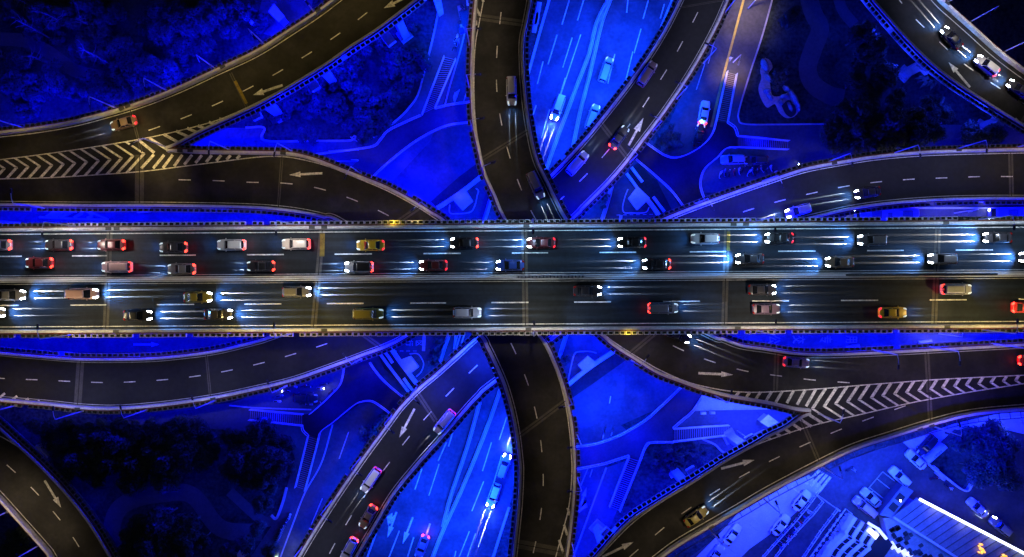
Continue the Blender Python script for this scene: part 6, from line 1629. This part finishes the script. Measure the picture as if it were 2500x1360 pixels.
# terraced building with zigzag balconies
t = thing('terraced_building', 'terraced building with zigzag pale balconies and dark window bands', 'building', tuple(W(2090, 1320, 0)))
band_m = mat('pale balcony parapet', (.72, .72, .73), .8, .1, 1.0); win_m = mat('dark window band', (.012, .014, .02), .3, .2, .8, spec=.3)
def zig(off, z):
    # stepped edge, offset towards the lower right by off (px at that height)
    base = [(2085, 1262), (2062, 1298), (2064, 1306), (2056, 1312), (2040, 1326), (2028, 1340), (2016, 1362), (1990, 1400)]
    return [(x + off * .88, y + off * .50) for x, y in base]
for i in range(4):
    z1 = 2.6 + i * .14; o0, o1 = i * 21, i * 21 + 9
    e0, e1 = zig(o0, z1), zig(o1, z1)
    b = MB(); quad(b, e0 + [(e1[-1][0], e1[-1][1])] + e1[::-1][1:], 0 if i == 0 else z1 - .6, z1); b.build('balcony', band_m, t)
    if i < 3:
        e2, e3 = zig(o1 + .3, z1 - .1), zig(o1 + 11.8, z1 - .1)
        b = MB(); quad(b, e2 + e3[::-1], 0, z1 - .1); b.build('window_band', win_m, t)
        b = MB()
        for j in range(len(e2) - 1):
            for u in (.5,):
                p = W(e2[j][0] + (e2[j + 1][0] - e2[j][0]) * u, e2[j][1] + (e2[j + 1][1] - e2[j][1]) * u, z1 - .09); q = W(e3[j][0] + (e3[j + 1][0] - e3[j][0]) * u, e3[j][1] + (e3[j + 1][1] - e3[j][1]) * u, z1 - .09)
                b.sweep([p, q], [(-.05, .0), (-.05, .06), (.05, .06), (.05, .0)])
        b.build('mullion', band_m, t)
b = MB(); e = zig(72.5, 3.4); quad(b, e[:3] + e[3:] + [(2110, 1430), (2180, 1330), (2166, 1312)], 0, 3.0); b.build('inner_roof', dark_m, t)
b = MB(); b.sweep(WL([(2118, 1276), (2142, 1290), (2162, 1314)], 3.7), [(-.25, .0), (-.25, .5), (.25, .5), (.25, .0)]); b.build('lit_edge', strip_soft, t)
b = MB(); quad(b, [(2117, 1297), (2126, 1290), (2147, 1306), (2138, 1318)], 3.01, 3.25); b.build('lit_window', window_on, t)
# seating deck with tables and chairs
t = thing('seating_deck', 'narrow timber seating deck left of the terraced building', 'terrace', tuple(W(2020, 1300, 0)))
b = MB(); quad(b, [(2060, 1239), (2076, 1252), (1984, 1386), (1950, 1386)], 0, .3); b.build('deck', mat('dark timber', (.06, .055, .055), .8, .3, 3), t)
b = MB(); b.sweep(WL([(2076, 1252), (2060, 1239), (1958, 1378)], .3), [(-.06, .7), (-.06, .9), (.06, .9), (.06, .7)]); b.build('railing', white_rail, t)
def chair_proto():
    c0 = thing('chair', 'x', 'chair'); b = MB(); b.box((0, 0, .46), (.48, .46, .06)); b.build('seat', PAINT['white'], c0)
    b = MB(); b.box((-.22, 0, .72), (.05, .44, .46)); b.build('backrest', PAINT['white'], c0)
    for x in (-.2, .2):
        for y in (-.18, .18):
            b = MB(); b.box((x, y, .215), (.04, .04, .43)); b.build('leg', steel, c0)
    return c0, [(c, []) for c in kids(c0)]
CH, CHT = chair_proto()
def table_proto():
    c0 = thing('table', 'x', 'table'); b = MB(); b.tube([(0, 0, .70), (0, 0, .75)], .42, 14); b.build('tabletop', PAINT['silver'], c0); b = MB(); b.tube([(0, 0, 0), (0, 0, .70)], .05, 6); b.build('leg', steel, c0)
    return c0, [(c, []) for c in kids(c0)]
TB, TBT = table_proto()
for i in range(11):
    u = i / 10; x, y = 2058 - 84 * u, 1262 + 122 * u
    q = W(x, y, .3); a = R(53)
    dup(TB, TBT, q, a, 'round cafe table on the timber deck left of the terraced building', 'cafe tables on the timber deck')
    for k, (ox, oy, ra) in enumerate([(-.75, 0, 0), (.75, 0, math.pi), (0, .8, -math.pi / 2), (0, -.8, math.pi / 2)]):
        if rv.random() < .15: continue
        oo = Matrix.Rotation(a, 4, 'Z') @ Vector((ox, oy, 0))
        dup(CH, CHT, q + oo, a + ra + rv.uniform(-.4, .4), 'white chair at a cafe table on the timber deck', 'cafe chairs on the timber deck')
drop(CH, CHT); drop(TB, TBT)
# low fences and hedge boxes beside the white cars
def fence(label, pts, z, h=1.0):
    t = thing('fence', label, 'fence', tuple(W(*pts[0], z)))
    p = WL(pts, z)
    b = MB(); b.sweep(p, [(-.05, h - .1), (-.05, h), (.05, h), (.05, h - .1)]); b.sweep(p, [(-.04, .25), (-.04, .32), (.04, .32), (.04, .25)]); b.build('rail', white_rail, t)
    d = cum(p); u = 0; b = MB()
    while u <= d[-1]:
        q = at(p, d, u); b.box((q.x, q.y, z + h / 2), (.09, .09, h)); u += 1.4
    b.build('post', white_rail, t)
fence('long low fence behind the kerbside row of white cars', [(1996, 1196), (1975, 1225), (1940, 1268), (1900, 1312), (1858, 1360), (1840, 1390)], .03)
fence('small square fence around the bed below the zebra crossing', [(1990, 1207), (2006, 1222), (1984, 1250), (1968, 1242)], .03)
fence('inner fence along the parked scooters', [(1984, 1250), (1950, 1285), (1915, 1325), (1885, 1365)], .03)
fence('thin fence in front of the timber seating deck', [(2042, 1240), (2000, 1295), (1955, 1362)], .03)
fence('wire fence around the paved strip at the right edge', [(2330, 1046), (2400, 1026), (2480, 1016), (2560, 1010)], .1)
# sign wall, garden wall, bollard boxes
t = thing('sign_wall', 'pale free standing wall with dark characters beside the black car', 'sign wall', tuple(W(2278, 1105, 0)))
p, q = W(2253, 1122, 0), W(2297, 1084, 0)
dv = (q - p); rz = math.atan2(dv.y, dv.x); m = (p + q) / 2
nrm = Vector((-dv.y, dv.x, 0)).normalized()
b = MB()
# a wide wall whose top leans back, so that it shows from above
hi = 1.6
b.loft([[tuple(p - nrm * .5), tuple(p + nrm * .9), tuple(p + nrm * .15 + Vector((0, 0, hi))), tuple(p - nrm * .5 + Vector((0, 0, hi)))], [tuple(q - nrm * .5), tuple(q + nrm * .9), tuple(q + nrm * .15 + Vector((0, 0, hi))), tuple(q - nrm * .5 + Vector((0, 0, hi)))]])
b.build('wall_body', wall_m, t)
b = MB()
for i in range(5):
    c = p.lerp(q, .36 + .085 * i) - nrm * .15 + Vector((0, 0, hi + .025))
    for k in range(3 if i != 0 else 1): 
        o = dv.normalized() * (.1 * (k - 1)) + nrm * (.1 * ((k * 2 + i) % 3 - 1))
        b.box((c.x + o.x, c.y + o.y, c.z), (.09, .30 - .05 * k, .04), rz + (0 if k != 1 else 1.57))
b.build('character', dark_m, t)
low_wall('thin wall around the dark garden at the right edge', [(2258, 1128), (2300, 1160), (2352, 1196), (2373, 1168)], .03, .9, .3, wall_m, 'garden_wall', 'wall', rail=False)
flat('garden_bed', [(2300, 1085), (2262, 1125), (2350, 1190), (2420, 1110), (2370, 1070)], .05, grass_m)
for i, (x, y, s, mm) in enumerate([(2280, 1143, (1.2, .7, .6), 'white'), (2290, 1156, (1.5, .9, .8), 'beige'), (2299, 1164, (1.0, .9, .7), 'silver')]):
    c = W(x, y, .03); b = MB(); b.box((0, 0, s[2] / 2), s, -.7); b.box((0, 0, s[2] + .03), (s[0] * .85, s[1] * .8, .06), -.7)
    o = b.build('crate', PAINT[mm]); o.location = c
    tag(o, ['white crate nearest the sign wall along the garden wall', 'beige crate in the middle of three along the garden wall', 'pale grey crate lowest of three along the garden wall'][i], 'crate')
for i, (x, y) in enumerate([(1716, 1008), (1738, 1007)]):
    c = W(x, y, .12); b = MB(); b.box((0, 0, .3), (1.0, .45, .6)); b.box((0, 0, .62), (.9, .35, .05)); o = b.build('notice_board', PAINT['white']); o.location = c
    tag(o, ['wider white notice board on the pale ground below the right ramp', 'smaller white notice board beside the wider one below the right ramp'][i], 'notice board')
# small roofed huts seen in the upper left park and by the avenue
def hut(pts, z, label, m=concrete):
    t = thing('park_shelter', label, 'shelter', tuple(W(*pts[0], 0)))
    p = WL(pts, z); c = sum(p, Vector()) / len(p)
    b = MB(); b.prism([((c + (v - c) * .86).x, (c + (v - c) * .86).y) for v in p], 0, z - .2); b.build('wall', wall_m, t)
    b = MB(); b.prism([(v.x, v.y) for v in p], z - .198, z); b.build('roof', m, t)
hut([(655, 28), (669, 9), (695, 40), (680, 54)], 3.2, 'square roofed shelter in the lawn near the top edge, upper left')
hut([(574, 20), (581, 16), (619, 54), (614, 61)], 3.0, 'long narrow roofed shelter near the top edge, upper left')
hut([(1048, -30), (1072, -30), (1081, 20), (1068, 30)], 3.5, 'pale roofed kiosk at the top edge left of the top centre ramp')
hut([(1856, 1030), (1876, 1012), (1905, 1034), (1880, 1046)], 2.6, 'pale roofed kiosk in the corner between the two right ramps')
hut([(575, 1350), (600, 1342), (606, 1352), (585, 1372)], 3.0, 'small roofed shelter at the bottom edge, lower left park')
# planks stored on the avenue's edge (pale, below the wide deck)
for i, (x0, y0, x1, y1) in enumerate([(1112, 815, 1108, 852), (1118, 815, 1110, 845), (1124, 818, 1112, 856), (1134, 815, 1127, 838)]):
    p, q = W(x0, y0, .05), W(x1, y1, .05); b = MB(); b.sweep([p, q], [(-.12, 0), (-.12, .16), (.12, .16), (.12, 0)])
    o = b.build('plank', white_rail, origin=tuple(p)); tag(o, 'pale plank lying on the road just below the wide deck left of the diagonal ramp', 'plank', 'planks below the wide deck')
for i, (x0, y0, x1, y1) in enumerate([(1317, 5, 1308, 60), (1312, 30, 1303, 80)]):
    p, q = W(x0, y0, .05), W(x1, y1, .05); b = MB(); b.sweep([p, q], [(-.45, 0), (-.3, .12), (.3, .12), (.45, 0)])
    o = b.build('gravel_heap', sand_m, origin=tuple(p)); tag(o, 'pale strip of spilled gravel beside the top centre ramp, %s one' % ('upper' if i == 0 else 'lower'), 'gravel heap')
